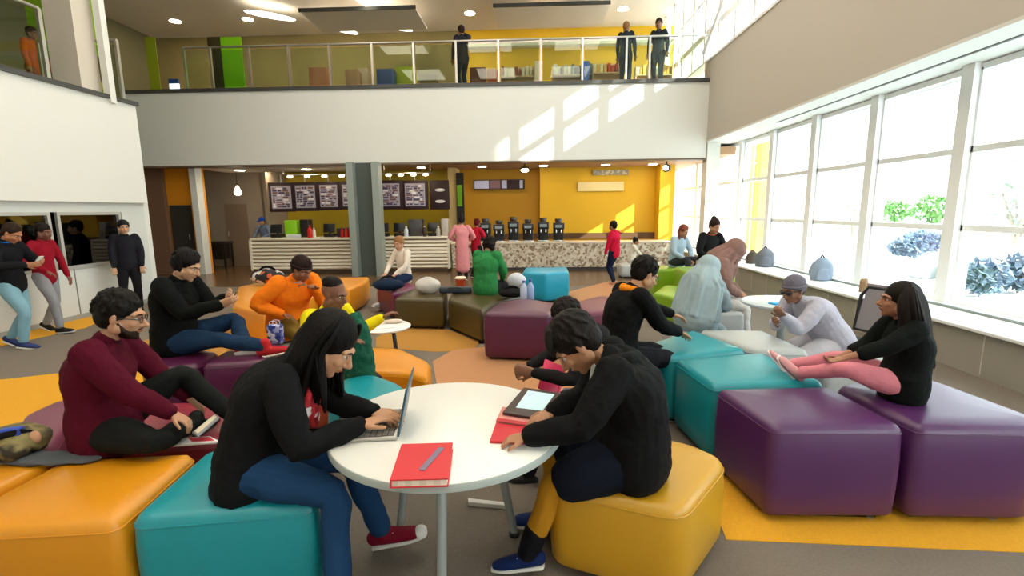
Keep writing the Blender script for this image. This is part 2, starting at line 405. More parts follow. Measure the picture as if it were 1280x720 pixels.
# --- railings
def railing(label, pts, h=1.07, posts=None, base=0):
    """pts: floor points; panels between"""
    r = empty('glass_railing', pts[0]); bpy.context.view_layer.update(); o0 = V(pts[0])
    tag(r, label, 'railing')
    hr = G().tube([V(p) - o0 + V((0, 0, h)) for p in pts], [.028] * len(pts), n=10, cap=True); hr.build('handrail', steel, r)
    for p in pts:
        q = V(p) - o0; G().bb((q.x - .025, q.y - .03, q.z), (q.x + .025, q.y + .03, q.z + h)).build('post', steel, r, shade=False)
    for a, b in zip(pts[:-1], pts[1:]):
        a = V(a) - o0; b = V(b) - o0; d = (b - a); d.normalize(); a2 = a + d * .06; b2 = b - d * .06; n = V((-d.y, d.x, 0)).normalized() * .006
        vs = [a2 - n + V((0, 0, .06)), b2 - n + V((0, 0, .06)), b2 + n + V((0, 0, .06)), a2 + n + V((0, 0, .06))]
        vs += [v + V((0, 0, h - .14)) for v in vs]
        g = G(); g.add(vs, [(3, 2, 1, 0), (4, 5, 6, 7), (0, 1, 5, 4), (1, 2, 6, 5), (2, 3, 7, 6), (3, 0, 4, 7)]); g.build('glass_panel', railglass, r, shade=False)
    return r
zt = ZF1 + .09
xs = [PY(px, 70, YF + .1).x for px in (230, 263, 311, 361, 412, 465, 517, 570, 623, 676, 728, 783, 812, 848)] + [XB - .08]
railing('long glass railing with steel posts along the gallery above the white wall', [(x, YF + .1, zt) for x in xs])
yl = [1.0, 2.4, 3.8, 5.2, 6.6, 7.9]
railing('glass railing along the left gallery edge, seen from below at top left', [(XL - .1, y, ZL1 + .07) for y in yl])
railing('short glass railing turning in behind the square cream pillar', [(XL - .1, 9.35, ZL1 + .07), (-6.95, 9.4, ZL1 + .3), (-6.9, 9.45, ZL1 + .35)][:1] + [(-9.2, 9.35, ZL1 + .07)])
# ================================================================== LIGHT
sc = bpy.context.scene
w = bpy.data.worlds.new('sky'); sc.world = w; w.use_nodes = True
N = w.node_tree.nodes; L = w.node_tree.links; bg = N['Background']
tc = N.new('ShaderNodeTexCoord'); sp = N.new('ShaderNodeSeparateXYZ'); L.new(tc.outputs['Generated'], sp.inputs[0])
rp = N.new('ShaderNodeValToRGB'); L.new(sp.outputs['Z'], rp.inputs[0])
rp.color_ramp.elements[0].position = 0; rp.color_ramp.elements[0].color = lin('#ffffff'); rp.color_ramp.elements[1].position = .6; rp.color_ramp.elements[1].color = lin('#dfeaf8')
L.new(rp.outputs[0], bg.inputs['Color']); bg.inputs['Strength'].default_value = 6.5
s = bpy.data.lights.new('sun', 'SUN'); so = bpy.data.objects.new('sun', s); C.objects.link(so)
s.energy = 16; s.angle = rad(.6); s.color = (1, .93, .82)
so.rotation_euler = V((3.5, -3, 2.15)).to_track_quat('Z', 'Y').to_euler(); so.location = (20, -20, 20)
# glowing panels added as fill light on the hall ceiling, unseen above the frame
def fill_panel(x, y, sx, sy, power, label):
    r = empty('ceiling_fill_panel', (x, y, ZC - .02)); tag(r, label, 'lamp', 'added fill light panels over the hall')
    g = G(); g.bb((-sx / 2 - .04, -sy / 2 - .04, -.1), (sx / 2 + .04, sy / 2 + .04, 0)); g.build('housing', whitew, r, shade=False)
    g = G(); g.bb((-sx / 2, -sy / 2, -.115), (sx / 2, sy / 2, -.1)); g.build('diffuser', emis('fill_glow', '#fff4e2', power), r, shade=False)
for x in (-5, -1.6, 1.8):
    for y in (-1, 3, 7, 10.5): fill_panel(x, y, 1.7, 1.7, 7.5, 'unseen square fill light panel added high over the lounge floor')
# recessed lamps over the gallery and cafe
def downlight(x, y, z, label, grp, r_=.11, power=40):
    r = empty('downlight', (x, y, z)); tag(r, label, 'lamp', grp)
    G().lathe((0, 0, 0), [(r_ + .02, -.02), (r_ + .02, 0), (r_, 0)]).build('trim_ring', whitew, r)
    G().lathe((0, 0, 0), [(r_, -.025), (r_, -.021)]).build('lamp_disc', emis('spot_glow%d' % power, '#ffe6bf', power), r)
for x in (-8.6, -6.6, -3.6, -1.6, .4, 2.4, 3.9):
    for y in (14.4, 16.2): downlight(x, y, ZF0 + .12 if not (x < -5 and y < 15) else 3.02, 'round recessed lamp in the low cafe ceiling', 'recessed lamps of the cafe ceiling', .13, 70)
for x in (-12, -9.5, -7, -4.5, -2, .5, 3):
    downlight(x, 17.2, ZC, 'round recessed lamp in the gallery ceiling', 'recessed lamps of the gallery ceiling', .16, 160)
for x in (-9.2, -8.6):
    for y in (5.8, 7.6): pass
sc.view_settings.view_transform = 'Standard'; sc.view_settings.look = 'None'; sc.view_settings.gamma = 1; sc.view_settings.use_curve_mapping = False
sc.view_settings.exposure = 0.0
sc.cycles.use_denoising = True; sc.cycles.max_bounces = 8; sc.cycles.diffuse_bounces = 5; sc.cycles.transparent_max_bounces = 16
sc.cycles.sample_clamp_indirect = 6
# ================================================================== UPHOLSTERED POUFS
def vinyl(name, c): return mat(name, c, .36, spec=.7, bump=.06, bscale=350, var=.04, vscale=2)
VP_ = vinyl('vinyl_purple', '#4f2359'); VPd = vinyl('vinyl_plum', '#54173f'); VT = vinyl('vinyl_teal', '#0c8f9a'); VY = vinyl('vinyl_yellow', '#d98f0e')
VO = vinyl('vinyl_olive', '#453914'); VA = vinyl('vinyl_amber', '#e0900f'); VL = vinyl('vinyl_lime', '#7fa812'); VG = vinyl('vinyl_pale_grey', '#b4b8b8'); VM = vinyl('vinyl_maroon', '#6f2646')
VYg = vinyl('vinyl_gold', '#c9961a'); VTb = vinyl('vinyl_turquoise', '#12a0c4')
def round_poly(poly, r, n=5):
    out = []; k = len(poly)
    for i in range(k):
        p = V(poly[i]).to_2d(); a = V(poly[i - 1]).to_2d(); b = V(poly[(i + 1) % k]).to_2d()
        da = (a - p); db = (b - p); la, lb = da.length, db.length; da.normalize(); db.normalize()
        q = min(r, la * .45, lb * .45)
        s, e = p + da * q, p + db * q
        for j in range(n + 1):
            t = j / n; out.append(tuple(s * (1 - t) ** 2 + p * 2 * t * (1 - t) + e * t * t))
    return out
def pouf(label, px, h, m, group='upholstered poufs of the lounge', rr=.06, puff=.035, world=None, z0=0):
    """px: corners of the top as seen"""
    pts = world or [tuple(P(a, b, z0 + h))[:2] for a, b in px]
    c = V((sum(p[0] for p in pts) / len(pts), sum(p[1] for p in pts) / len(pts), z0))
    ar = sum(pts[i][0] * pts[(i + 1) % len(pts)][1] - pts[(i + 1) % len(pts)][0] * pts[i][1] for i in range(len(pts)))
    if ar < 0: pts = pts[::-1]
    loc = [(p[0] - c.x, p[1] - c.y) for p in pts]
    # pull in slightly so that neighbours do not touch
    loc = [tuple(V(p) * (1 - .012 / max(.1, V(p).length))) for p in loc]
    base = round_poly(loc, rr)
    r = empty('pouf', c); tag(r, label, 'pouf', group)
    # cushion: rings from below up, then rounded over to a slightly crowned top
    def inset(d):
        n = len(base); out = []
        for i in range(n):
            p = V(base[i]); a = V(base[i - 1]); b = V(base[(i + 1) % n]); t = (b - a); 
            if t.length < 1e-6: out.append(p); continue
            t.normalize(); nn = V((-t.y, t.x)); out.append(p + nn * d)
        return out
    rings = [(.03, .035), (.012, .05), (0, .07), (-.006, h * .35), (-.008, h * .65), (0, h - .05), (.006, h - .028), (.02, h - .009), (.04, h)]
    vs = []; n = len(base)
    for d, z in rings: vs += [(p.x, p.y, z) for p in inset(d)]
    K = len(rings)
    for s_, dz in ((.72, .006), (.42, .010)):
        top = inset(.04); vs += [(p.x * s_, p.y * s_, h + dz) for p in top]; K += 1
    vs.append((0, 0, h + .012))
    fs = [(j * n + i, j * n + (i + 1) % n, (j + 1) * n + (i + 1) % n, (j + 1) * n + i) for j in range(K - 1) for i in range(n)]
    fs += [((K - 1) * n + i, (K - 1) * n + (i + 1) % n, K * n) for i in range(n)]
    fs.append(tuple(range(n - 1, -1, -1)))
    g = G(); g.add(vs, fs); g.build('cushion', m, r)
    # stitched seam just under the top edge
    seam = G(); ins = inset(-.001); seam.tube([(p.x, p.y, h - .045) for p in ins] + [(ins[0].x, ins[0].y, h - .045)], .0035, n=6, cap=False)
    seam.build('seam', m, r)
    # plinth
    b = inset(.07); g = G().prism([(p.x, p.y) for p in b], .012, .036); g.build('plinth', mat('plinth_black', '#171614', .6), r, shade=False)
    for q in (0, n // 3, 2 * n // 3):
        p = V(base[q]) * .8; G().cyl((p.x, p.y, 0), (p.x, p.y, .014), .025).build('foot', steel, r)
    return r
HB, HL = .58, .47
pouf('tall glossy purple pouf at the right front, its left side facing the gold pouf', [(892, 484), (1036, 481), (1138, 534), (965, 534)], HB, VP_)
pouf('tall purple pouf at the right edge under the girl in pink trousers', [(1147, 534), (1042, 481), (1100, 466), (1171, 474), (1330, 532), (1300, 536)], HB, VP_)
pouf('teal pouf directly behind the front purple pouf', [(890, 482), (842, 448), (953, 439), (1036, 478)], HB, VT)
pouf('teal pouf beside the person in black sweater, behind the other teal one', [(839, 447), (795, 432), (866, 411), (936, 436)], HB, VT)
pouf('pale grey pouf under the leaning hooded man\'s elbows', [(872, 411), (954, 412), (1015, 438), (960, 437), (939, 436)], HB, VG)
pouf('gold yellow pouf at front right under the boy in black hoodie', [(684, 606), (856, 643), (914, 573), (862, 550), (770, 535), (696, 556)], HL, VYg, rr=.1)
pouf('large yellow pouf at bottom left, next to the teal pouf', [(81, 571), (249, 563), (146, 655), (-90, 668), (4, 612)], HL, VY)
pouf('yellow pouf cut by the left edge, behind the large yellow one', [(76, 573), (0, 611), (-95, 667), (-200, 640), (-110, 578)], HL, VY)
pouf('teal pouf at front left under the woman with long black hair', [(254, 563), (151, 653), (402, 632), (392, 575), (335, 552), (280, 556)], HL, VT, rr=.09)
pouf('plum pouf in the middle of the room with glossy front face', [(603, 391), (688, 393), (697, 379), (660, 372), (622, 377)], HB, VPd)
pouf('pinkish plum pouf behind the boy in black hoodie', [(706, 380), (735, 391), (800, 386), (800, 372), (748, 369)], HB, VM)
pouf('long olive pouf right beside the plum one', [(559, 374), (602, 388), (621, 375), (652, 369), (638, 361), (566, 361)], HL, VO)
pouf('olive pouf behind the small white table', [(491, 373), (555, 374), (560, 362), (514, 361)], HL, VO)
pouf('maroon pouf carrying the navy bag near the steel column', [(470, 356), (491, 366), (522, 357), (505, 348), (478, 350)], HL, VM)
pouf('amber pouf behind the man in yellow shirt', [(404, 347), (462, 346), (456, 353), (436, 361), (398, 362)], HL, VA)
pouf('amber pouf behind the jeans of the person in black jacket', [(297, 358), (345, 349), (400, 356), (380, 384), (330, 392), (290, 382)], HL, VA)
pouf('small turquoise pouf before the speckled counter', [(656, 334), (682, 334), (709, 333), (712, 340), (682, 342), (652, 340)], HL + .1, VTb)
pouf('yellow pouf in the middle behind the round table', [(462, 433), (500, 434), (540, 452), (536, 474), (505, 466), (440, 464)], .3, VA, rr=.09)
pouf('teal pouf behind the open laptop', [(404, 505), (424, 472), (465, 465), (503, 478), (524, 500), (480, 528)], HL, VT, rr=.1)
pouf('plum pouf under the crossed legs in blue jeans', [(174, 449), (182, 463), (247, 455), (276, 439), (230, 432), (185, 438)], HL, VPd)
pouf('plum pouf beyond the dark-haired woman, beside its twin', [(249, 456), (322, 452), (372, 436), (345, 426), (279, 438)], HL, VPd)
pouf('rose maroon pouf beside the rucksack at the left', [(22, 520), (75, 497), (108, 499), (58, 572), (30, 560)], HL, VM, rr=.1)
pouf('dark red pouf under the man in burgundy sweater', [(132, 503), (250, 500), (300, 520), (277, 551), (165, 561), (92, 567)], HL - .02, vinyl('vinyl_red', '#8f1c35'))
pouf('lime pouf behind the person in black sweater', [(815, 366), (842, 372), (880, 370), (880, 358), (830, 356)], HL, VL)
# ================================================================== CAFE, GALLERY, OUTSIDE
cream = mat('counter_cream', '#e9e2cf', .4); blk = mat('black_plastic', '#161618', .35); chrome = mat('chrome', '#d8d8d6', .15, metal=1)
def counter(label, pxa, pxb, y, h=1.03, slats=True):
    a = PY(pxa, 300, y).x; b = PY(pxb, 300, y).x; r = empty('serving_counter', ((a + b) / 2, y + .35, 0)); tag(r, label, 'counter'); w = (b - a) / 2
    G().bb((-w + .03, -.3, 0), (w - .03, .35, .1)).build('plinth', mat('plinth_brown', '#4b3a2a', .6), r, shade=False)
    G().bb((-w + .02, -.31, .1), (w - .02, .35, h - .05)).build('carcass', mat('counter_carcass_brown', '#8a6b45', .6), r, shade=False)  # plain brown body showing between the cream slats
    G().bb((-w, -.37, h - .06), (w, .38, h)).build('worktop', cream, r, bevel=.008)
    n = 8
    for i in range(n):
        z = .12 + i * (h - .2) / n; g = G()
        g.add([(-w, -.31, z), (w, -.31, z), (w, -.36, z + .03), (-w, -.36, z + .03), (-w, -.31, z + .085), (w, -.31, z + .085)], [(0, 1, 2, 3), (3, 2, 5, 4), (0, 4, 5, 1), (0, 3, 4), (1, 5, 2)])
        g.build('slat', cream, r, shade=False)
    for sx in (-1, 1): G().bb((sx * w - .03, -.36, .1), (sx * w + .03, .35, h - .06)).build('end_panel', cream, r, shade=False)
    return r
counter('cream serving counter of horizontal slats left of the steel column', 312, 446, 13.75)
counter('cream slatted counter right of the steel column, behind the light-haired person', 479, 560, 13.95)
# speckled drinks counter
a = PY(564, 300, 14.0).x; b = PY(838, 300, 14.0).x
r = empty('drinks_counter', ((a + b) / 2, 14.35, 0)); tag(r, 'long speckled stone counter with a sloping front, below the yellow wall', 'counter'); w = (b - a) / 2
G().bb((-w + .1, -.15, 0), (w - .1, .4, .12)).build('plinth', mat('plinth_grey', '#4a4846', .6), r, shade=False)
terr = patmat('terrazzo', 'voronoi', ['#e6dccb', '#d6c9b2', '#efe8da', '#b9a488', '#e0d6c4', '#9a836c'], 17, .35)
g = G(); g.add([(-w, -.2, .1), (w, -.2, .1), (w, -.38, .8), (-w, -.38, .8), (-w, .4, .1), (w, .4, .1), (w, .4, .8), (-w, .4, .8)], [(0, 1, 2, 3), (4, 7, 6, 5), (0, 3, 7, 4), (1, 5, 6, 2), (3, 2, 6, 7), (0, 4, 5, 1)])
g.build('stone_front', terr, r, shade=False)
G().bb((-w - .02, -.41, .8), (w + .02, .42, .84)).build('worktop', mat('stone_top', '#d9ccb6', .3), r, bevel=.006)
# drinks machines on it
def machine(x, y, z, kind):
    r = empty('coffee_machine', (x, y, z))
    G().bb((-.16, -.2, 0), (.16, .2, .05)).build('drip_tray', chrome, r, bevel=.006)
    G().bb((-.15, .0, .05), (.15, .2, .5)).build('body', blk, r, bevel=.015)
    G().bb((-.16, -.18, .36), (.16, .02, .56)).build('head', blk, r, bevel=.02)
    for sx in (-.07, .07): G().cyl((sx, -.1, .27), (sx, -.1, .36), .02).build('spout', chrome, r)
    G().bb((-.1, -.185, .42), (.1, -.18, .5)).build('display', mat('display_grey', '#8d9aa0', .2), r, shade=False)
    G().lathe((0, .05, .56), [(.09, 0), (.11, .1), (.1, .12)]).build('hopper', mat('smoked', '#3b3431', .15), r)
    return r
spots = [(607, 'first drinks machine on the stone counter, just right of the person in crimson'), (624, 'second drinks machine from the left on the stone counter'), (642, 'third drinks machine from the left on the stone counter'), (660, 'third drinks machine from the right on the stone counter'), (679, 'second drinks machine from the right end of the black row'), (698, 'last drinks machine of the black row, next to the yellow wall')]
base = None
def copytree(o, parent=None):
    c = o.copy(); C.objects.link(c)
    if parent is not None: c.parent = parent
    for ch in list(o.children): copytree(ch, c)
    return c
for i, (px, lb) in enumerate(spots):
    p = PY(px, 292, 14.3)
    if base is None: base = o = machine(p.x, 14.25, .84, 0)
    else: o = copytree(base); o.location = (p.x, 14.25, .84)
    o.scale = (1, 1, (1.0, .92, 1.06, .95, 1.02, .97)[i])
    tag(o, lb, 'coffee machine', 'drinks machines on the stone counter')
# menu boards
scr = patmat('menu_print', 'voronoi', ['#8f8aa0', '#c9c6d6', '#57506a', '#dcd9e6', '#a59fb8', '#3c3550'], 9, .5, (1, 1, 1.6))
def menu(px0, px1, y0, y1, Y, label, cols=1):
    a = PY(px0 + .8, y1, Y); b = PY(px1 - .8, y0, Y); r = empty('menu_board', ((a.x + b.x) / 2, Y, a.z)); tag(r, label, 'menu board', 'menu boards above the serving counters'); w = (b.x - a.x) / 2; h = b.z - a.z
    G().bb((-w, 0, 0), (w, .06, h)).build('frame', mat('menu_frame', '#2e1620', .5), r, bevel=.006)
    G().bb((-w + .09, -.012, .1), (w - .09, 0, h - .1)).build('printed_panel', mat('menu_paper', '#b4b0c6', .5), r, shade=False)
    # text rows and picture blocks
    g = G(); rn = random.Random(px0)
    for k in range(9):
        z = .14 + k * (h - .28) / 9; x = -w + .13
        while x < w - .2:
            l = rn.uniform(.05, .2); l = min(l, w - .13 - x); g.bb((x, -.016, z), (x + l, -.012, z + (h - .28) / 9 * rn.uniform(.4, .95)), rn.choice((0, 0, 1, 2))); x += l + rn.uniform(.02, .06)
    g.build('menu_print', [mat('print_dark', '#4a4060', .5), mat('print_white', '#f3f2f8', .5), mat('print_brown', '#7d5a50', .5)], r, shade=False)
    rl = G().cyl((0, .03, h), (0, .03, h + .25), .012); rl.build('hanger', steel, r)
ws = ['first menu board from the left above the slatted counter', 'second menu board from the left', 'third menu board from the left, before the steel column', 'menu board cut by the left flange of the steel column']
for i, (x0, x1) in enumerate([(337, 367), (367, 397), (397, 425), (425, 447)]): menu(x0, x1, 228 - i * .5, 265 - i, 15.4, ws[i])
menu(474, 503, 225, 262, 15.4, 'menu board just right of the steel column'); menu(503, 535, 225, 262, 15.4, 'menu board with a blue lower half, second right of the column')
# dark board with two pale ovals on its face
a = PY(537, 262, 15.4); b = PY(561, 225, 15.4)
r = empty('menu_board', (a.x, 15.4, a.z)); tag(r, 'dark wooden board at the end of the menu row, by the cream pier', 'menu board'); G().bb((0.02, 0, 0), (b.x - a.x, .06, b.z - a.z)).build('frame', mat('menu_frame', '#2e1620'), r, bevel=.006)
for z in (.25, .6): G().ell((.35, -.02, z), (.16, .012, .05)).build('pale_oval', mat('print_white', '#f3f2f8'), r)
# small screens on the mustard wall
def screen(px0, px1, y0, y1, Y, label, m):
    a = PY(px0, y1, Y); b = PY(px1, y0, Y); r = empty('wall_sign', (a.x, Y, a.z)); tag(r, label, 'sign')
    w = b.x - a.x; h = b.z - a.z; G().bb((0, 0, 0), (w, .05, h)).build('backing', mat('menu_frame', '#2e1620'), r, shade=False)
    
    for x0_, x1_, k_ in ((.02, .3, 0), (.32, .52, 1), (.55, .65, 0), (.9, .96, 0)): G().bb((w * x0_, -.01, .03), (w * x1_, 0, h - .03)).build('picture', m[k_], r, shade=False)
screen(592, 656, 224, 237, 17.3, 'narrow dark screen strip with pictures on the mustard wall', [mat('screen_blue', '#b7c0e6', .4), mat('screen_dim', '#7d5a6a', .4)])
def slab(px0, px1, y0, y1, Y, label, m, name='wall_sign', t=.03):
    a = PY(px0, y1, Y); b = PY(px1, y0, Y); g = G(); g.bb((a.x, Y, a.z), (b.x, Y + t, b.z)); return tag(g.build(name, m, shade=False, origin=((a.x + b.x) / 2, Y, a.z)), label, 'sign')
slab(722, 780, 227, 239, 17.12, 'blank cream signboard high on the bright yellow wall', mat('sign_cream', '#ead9a0', .5))
slab(741, 786, 212, 219, 17.1, 'grey lettered strip above the cream signboard', patmat('grey_letters', 'voronoi', ['#9c9a90', '#cfc6a0', '#8c8a80'], 12, .5))
# pendant lamp
p = PY(297, 238, 15.0); r = empty('pendant_lamp', (p.x, 15.0, p.z)); tag(r, 'small glowing pendant lamp hanging before the beige wall', 'lamp')
G().lathe((0, 0, -.16), [(.02, 0), (.09, .03), (.11, .1), (.07, .2), (.025, .3)]).build('shade', emis('pendant_glow', '#fff0d4', 7), r); G().cyl((0, 0, .1), (0, 0, 3.0 - p.z), .008).build('cord', blk, r)
p = PY(833, 210, 15.0); r = empty('wall_spotlight', (p.x, 15.0, p.z)); tag(r, 'round bright spotlight at the top right corner of the yellow wall', 'lamp')
G().ell((0, 0, 0), (.13, .09, .12)).build('lamp_head', mat('lamp_head_dark', '#3a342c', .4), r); G().ell((-.04, -.07, 0), (.08, .04, .07)).build('bulb', emis('spot_bulb', '#fff3d0', 14), r); G().bb((-.02, -.02, .1), (.02, .02, 3.2 - p.z)).build('stem', blk, r, shade=False)
p = PY(656, 212, 15.0); r = empty('wall_spotlight', (p.x, 15.0, p.z)); tag(r, 'round bright spotlight below the cafe ceiling over the mustard recess', 'lamp')
G().ell((0, 0, 0), (.16, .1, .1)).build('lamp_head', mat('lamp_head_dark', '#3a342c'), r); G().ell((0, -.06, -.02), (.12, .05, .06)).build('bulb', emis('spot_bulb', '#fff3d0', 14), r); G().bb((-.02, -.02, .08), (.02, .02, 3.2 - p.z)).build('stem', blk, r, shade=False)
# track light bars
for (x0, x1, y) in ((352, 438, 219), (478, 540, 217)):
    a = PY(x0, y, 14.6); b = PY(x1, y, 14.6); r = empty('track_light', (a.x, 14.6, a.z)); tag(r, 'lit track light bar above the menu boards ' + ('left' if x0 < 400 else 'right') + ' of the steel column', 'lamp')
    G().cyl((0, 0, 0), (b.x - a.x, 0, 0), .02).build('bar', steel, r)
    for xx in (.05, b.x - a.x - .05): G().cyl((xx, 0, 0), (xx, 0, (3.02 if x0 < 400 else ZF0 + .12) - a.z), .008).build('stem', steel, r)
    for k in range(4):
        x = (k + .5) * (b.x - a.x) / 4; G().ell((x, -.02, -.05), (.09, .04, .04)).build('lamp_head', emis('track_glow', '#ffeccc', 5), r)
# console table by the beige wall
p0, p1 = PY(258, 335, 15.2), PY(287, 335, 15.2); r = empty('console_table', ((p0.x + p1.x) / 2, 15.3, 0)); tag(r, 'dark console table before the beige wall, left of the tan door', 'table'); w = (p1.x - p0.x) / 2
G().bb((-w, -.25, .8), (w, .25, .86)).build('tabletop', mat('console_brown', '#2c241e', .5), r, bevel=.005); G().bb((-w + .12, -.2, .3), (w - .12, .22, .8)).build('cupboard', mat('console_dark', '#191613', .5), r, bevel=.005)
for sx in (-1, 1):
    for sy in (-1, 1): G().bb((sx * (w - .05) - .025, sy * .2 - .025, 0), (sx * (w - .05) + .025, sy * .2 + .025, .8)).build('leg', mat('console_dark', '#191613'), r, shade=False)
# things on the slatted counters
def boxy(name, px0, px1, y0, y1, Y, d, m, label, cat, extra=None, bev=.01):
    a = PY(px0, y1, Y); b = PY(px1, y0, Y); o = G().bb((a.x, Y, a.z), (b.x, Y + d, b.z)).build(name, m, bevel=bev, origin=((a.x + b.x) / 2, Y, a.z)); tag(o, label, cat); return o
ctop = 1.03
def onc(name, px, Y, w, d, h, m, label, cat, z=ctop, bev=.015, rz=0):
    x = PY(px, 295, Y).x; r = G().box((0, 0, h / 2), (w, d, h), Rz(rz)).build(name, m, bevel=bev); r.location = (x, Y, z); return tag(r, label, cat)
def till(px, label, col='#1a1b1e'):
    x = PY(px, 295, 13.95).x; r = empty('till', (x, 14.2, ctop)); tag(r, label, 'till')
    G().box((0, .05, .05), (.3, .3, .1)).build('cash_drawer', blk, r, bevel=.01); G().box((0, -.02, .26), (.34, .04, .26), Rx(-.25)).build('monitor', mat('till_' + col[1:], col, .3), r, bevel=.01); G().box((0, .04, .14), (.05, .05, .14)).build('neck', blk, r, shade=False)
till(341, 'black till at the left end of the slatted counter'); till(408, 'low black till in the middle of the slatted counter'); till(497, 'black till right of the steel column'); till(476, 'round-backed black till half behind the steel column', '#202226'); till(540, 'black till near the end of the second slatted counter')
o = onc('snack_box', 367, 14.2, .36, .3, .5, mat('lime_box', '#8fcf1c', .5), 'lime green upright display box on the slatted counter', 'box'); 
onc('snack_rack', 384, 14.25, .26, .3, .52, mat('black_rack', '#201d1b', .4), 'black snack rack beside the lime display box', 'rack')
onc('brochure_tray', 367, 13.9, .4, .12, .1, mat('tray_white', '#d9dcdc', .4), 'small white tray in front of the lime display box', 'tray')
def bottle(px, Y, z, h, r_, col, cap, label, grp=None, yy=295, cat='bottle', loc=None):
    x = PY(px, yy, Y).x if loc is None else loc[0]; Y = Y if loc is None else loc[1]
    r = empty('bottle', (x, Y, z)); tag(r, label, cat, grp)
    G().lathe((0, 0, 0), [(r_ * .9, 0), (r_, h * .05), (r_, h * .62), (r_ * .8, h * .72), (r_ * .35, h * .85), (r_ * .33, h * .9)], 16).build('body', mat('bottle_' + col[1:], col, .15), r)
    G().lathe((0, 0, h * .9), [(r_ * .42, 0), (r_ * .42, h * .1)], 12).build('cap', mat('cap_' + cap[1:], cap, .4), r); return r
bottle(388, 13.88, ctop, .36, .075, '#d5231f', '#c01a17', 'red sauce bottle on the slatted counter beside the lime box')
bottle(393, 13.88, ctop, .28, .05, '#e8d9c8', '#f4efe6', 'pale bottle touching the red sauce bottle')
onc('condiment_crate', 432, 14.1, .42, .26, .26, mat('crate_dark', '#2a1d22', .5), 'dark condiment crate before the steel column', 'crate')
for i, (px, c) in enumerate(((428, '#c9252b'), (433, '#e0402f'), (437, '#b01f2c'))): bottle(px, 13.86, ctop + (.0), .3, .045, c, '#7a1418', ['crimson bottle at the left of the condiment crate', 'orange red bottle in front of the condiment crate', 'dark red bottle at the right of the condiment crate'][i])
onc('espresso_machine', 521, 14.38, .42, .4, .48, mat('espresso_steel', '#55565a', .25, metal=.6), 'grey espresso machine on the second slatted counter', 'coffee machine')
onc('grinder', 557, 14.38, .2, .25, .5, mat('grinder_steel', '#c8c2bc', .3, metal=.4), 'pale grinder at the right end of the second slatted counter', 'grinder')
for i, px in enumerate((508, 531, 548)): bottle(px, 14.02, ctop, .3, .06, ('#ccd3d8', '#3a2a22', '#b8b2a8')[i], '#e8e8e8', ['clear jug on the second slatted counter', 'brown syrup bottle on the second slatted counter', 'beige flask near the end of the second slatted counter'][i])

# --- gallery furniture and colour
zg = ZF1
def gbox(name, px0, px1, y0, Y, d, m, label, cat, z=zg, bev=.02):
    a = PY(px0, y0, Y); b = PY(px1, y0, Y); h = a.z - z; o = G().bb((a.x, Y, z), (b.x, Y + d, z + h)).build(name, m, bevel=bev, origin=((a.x + b.x) / 2, Y, z)); return tag(o, label, cat)
lime = mat('lime_banner', '#93e010', .5, emit='#93e010', estr=0.0)
r = empty('standing_banner', (PY(292, 90, 14.4).x, 14.4, zg)); tag(r, 'bright lime standing banner behind the gallery railing', 'banner')
h = PY(292, 46, 14.4).z - zg; G().bb((-.3, 0, .04), (.3, .02, h)).build('banner_sheet', lime, r, shade=False); G().bb((-.34, -.12, 0), (.34, .14, .04)).build('foot', steel, r, bevel=.01)
r = empty('standing_banner', (PY(192, 90, 15).x, 15, zg)); tag(r, 'narrow olive lime banner left of the first gallery post', 'banner'); h = PY(192, 46, 15).z - zg; G().bb((-.16, 0, .04), (.16, .02, h)).build('banner_sheet', mat('lime_dim', '#9aa81c', .5), r, shade=False); G().bb((-.2, -.12, 0), (.2, .14, .04)).build('foot', steel, r, bevel=.01)
gbox('notice_board', 258, 280, 46, 15.2, .06, mat('board_brown', '#4d4426', .6), 'dark brown notice board left of the lime banner', 'board')
o = G().bb((-12.2, 12.2, 5.6), (-10.6, 12.3, 7.1)).build('wall_panel', mat('lime_panel', '#9fd21c', .5), shade=False); tag(o, 'lime green hanging panel beside the square cream pillar', 'panel')
r = empty('gallery_sofa', (-10.6, 10.5, ZL1)); tag(r, 'yellow green low sofa seen through the left glass railing', 'sofa'); G().box((0, 0, .22), (2.4, .8, .44)).build('seat', mat('sofa_lime', '#b5b52a', .6), r, bevel=.05); G().box((0, .35, .6), (2.4, .2, .5)).build('backrest', mat('sofa_lime', '#b5b52a', .6), r, bevel=.05)
for sx in (-1, 1): G().box((sx * 1.1, 0, .45), (.2, .8, .3)).build('armrest', mat('sofa_lime', '#b5b52a', .6), r, bevel=.04)
r = empty('display_screen', (PY(216, 95, 14.6).x, 14.6, zg)); tag(r, 'small bright blue-topped display stand by the gallery corner post', 'display'); G().bb((-.14, 0, 0), (.14, .05, .55)).build('panel', emis('display_glow', '#e8f4ff', 1.1), r, shade=False); G().bb((-.14, -.01, .55), (.14, .06, .68)).build('header', mat('header_blue', '#1d4f9a', .5), r, shade=False)
items = [('storage_box', 385, 408, 84, 15.0, '#c9805a', 'terracotta box on the gallery floor behind the rail', 'box'), ('storage_box', 431, 446, 87, 14.8, '#b98a6a', 'tan box behind the fifth gallery panel', 'box'), ('storage_box', 447, 459, 85, 15.2, '#d9b8a0', 'pale pink box next to the tan box', 'box'),
 ('lounge_chair', 470, 491, 86, 15.0, '#33508c', 'blue chair back behind the gallery glass', 'chair'), ('lounge_chair', 494, 517, 83, 15.4, '#a9b01c', 'lime green chair back behind the gallery glass', 'chair'), ('storage_box', 524, 545, 92, 15, '#6e5a24', 'low brown box between lime chair and standing man', 'box'),
 ('storage_box', 587, 607, 84, 15, '#6b2e1c', 'dark red box right of the standing man', 'box'), ('storage_box', 609, 621, 86, 15.4, '#b5562c', 'rust coloured box at the yellow wall', 'box')]
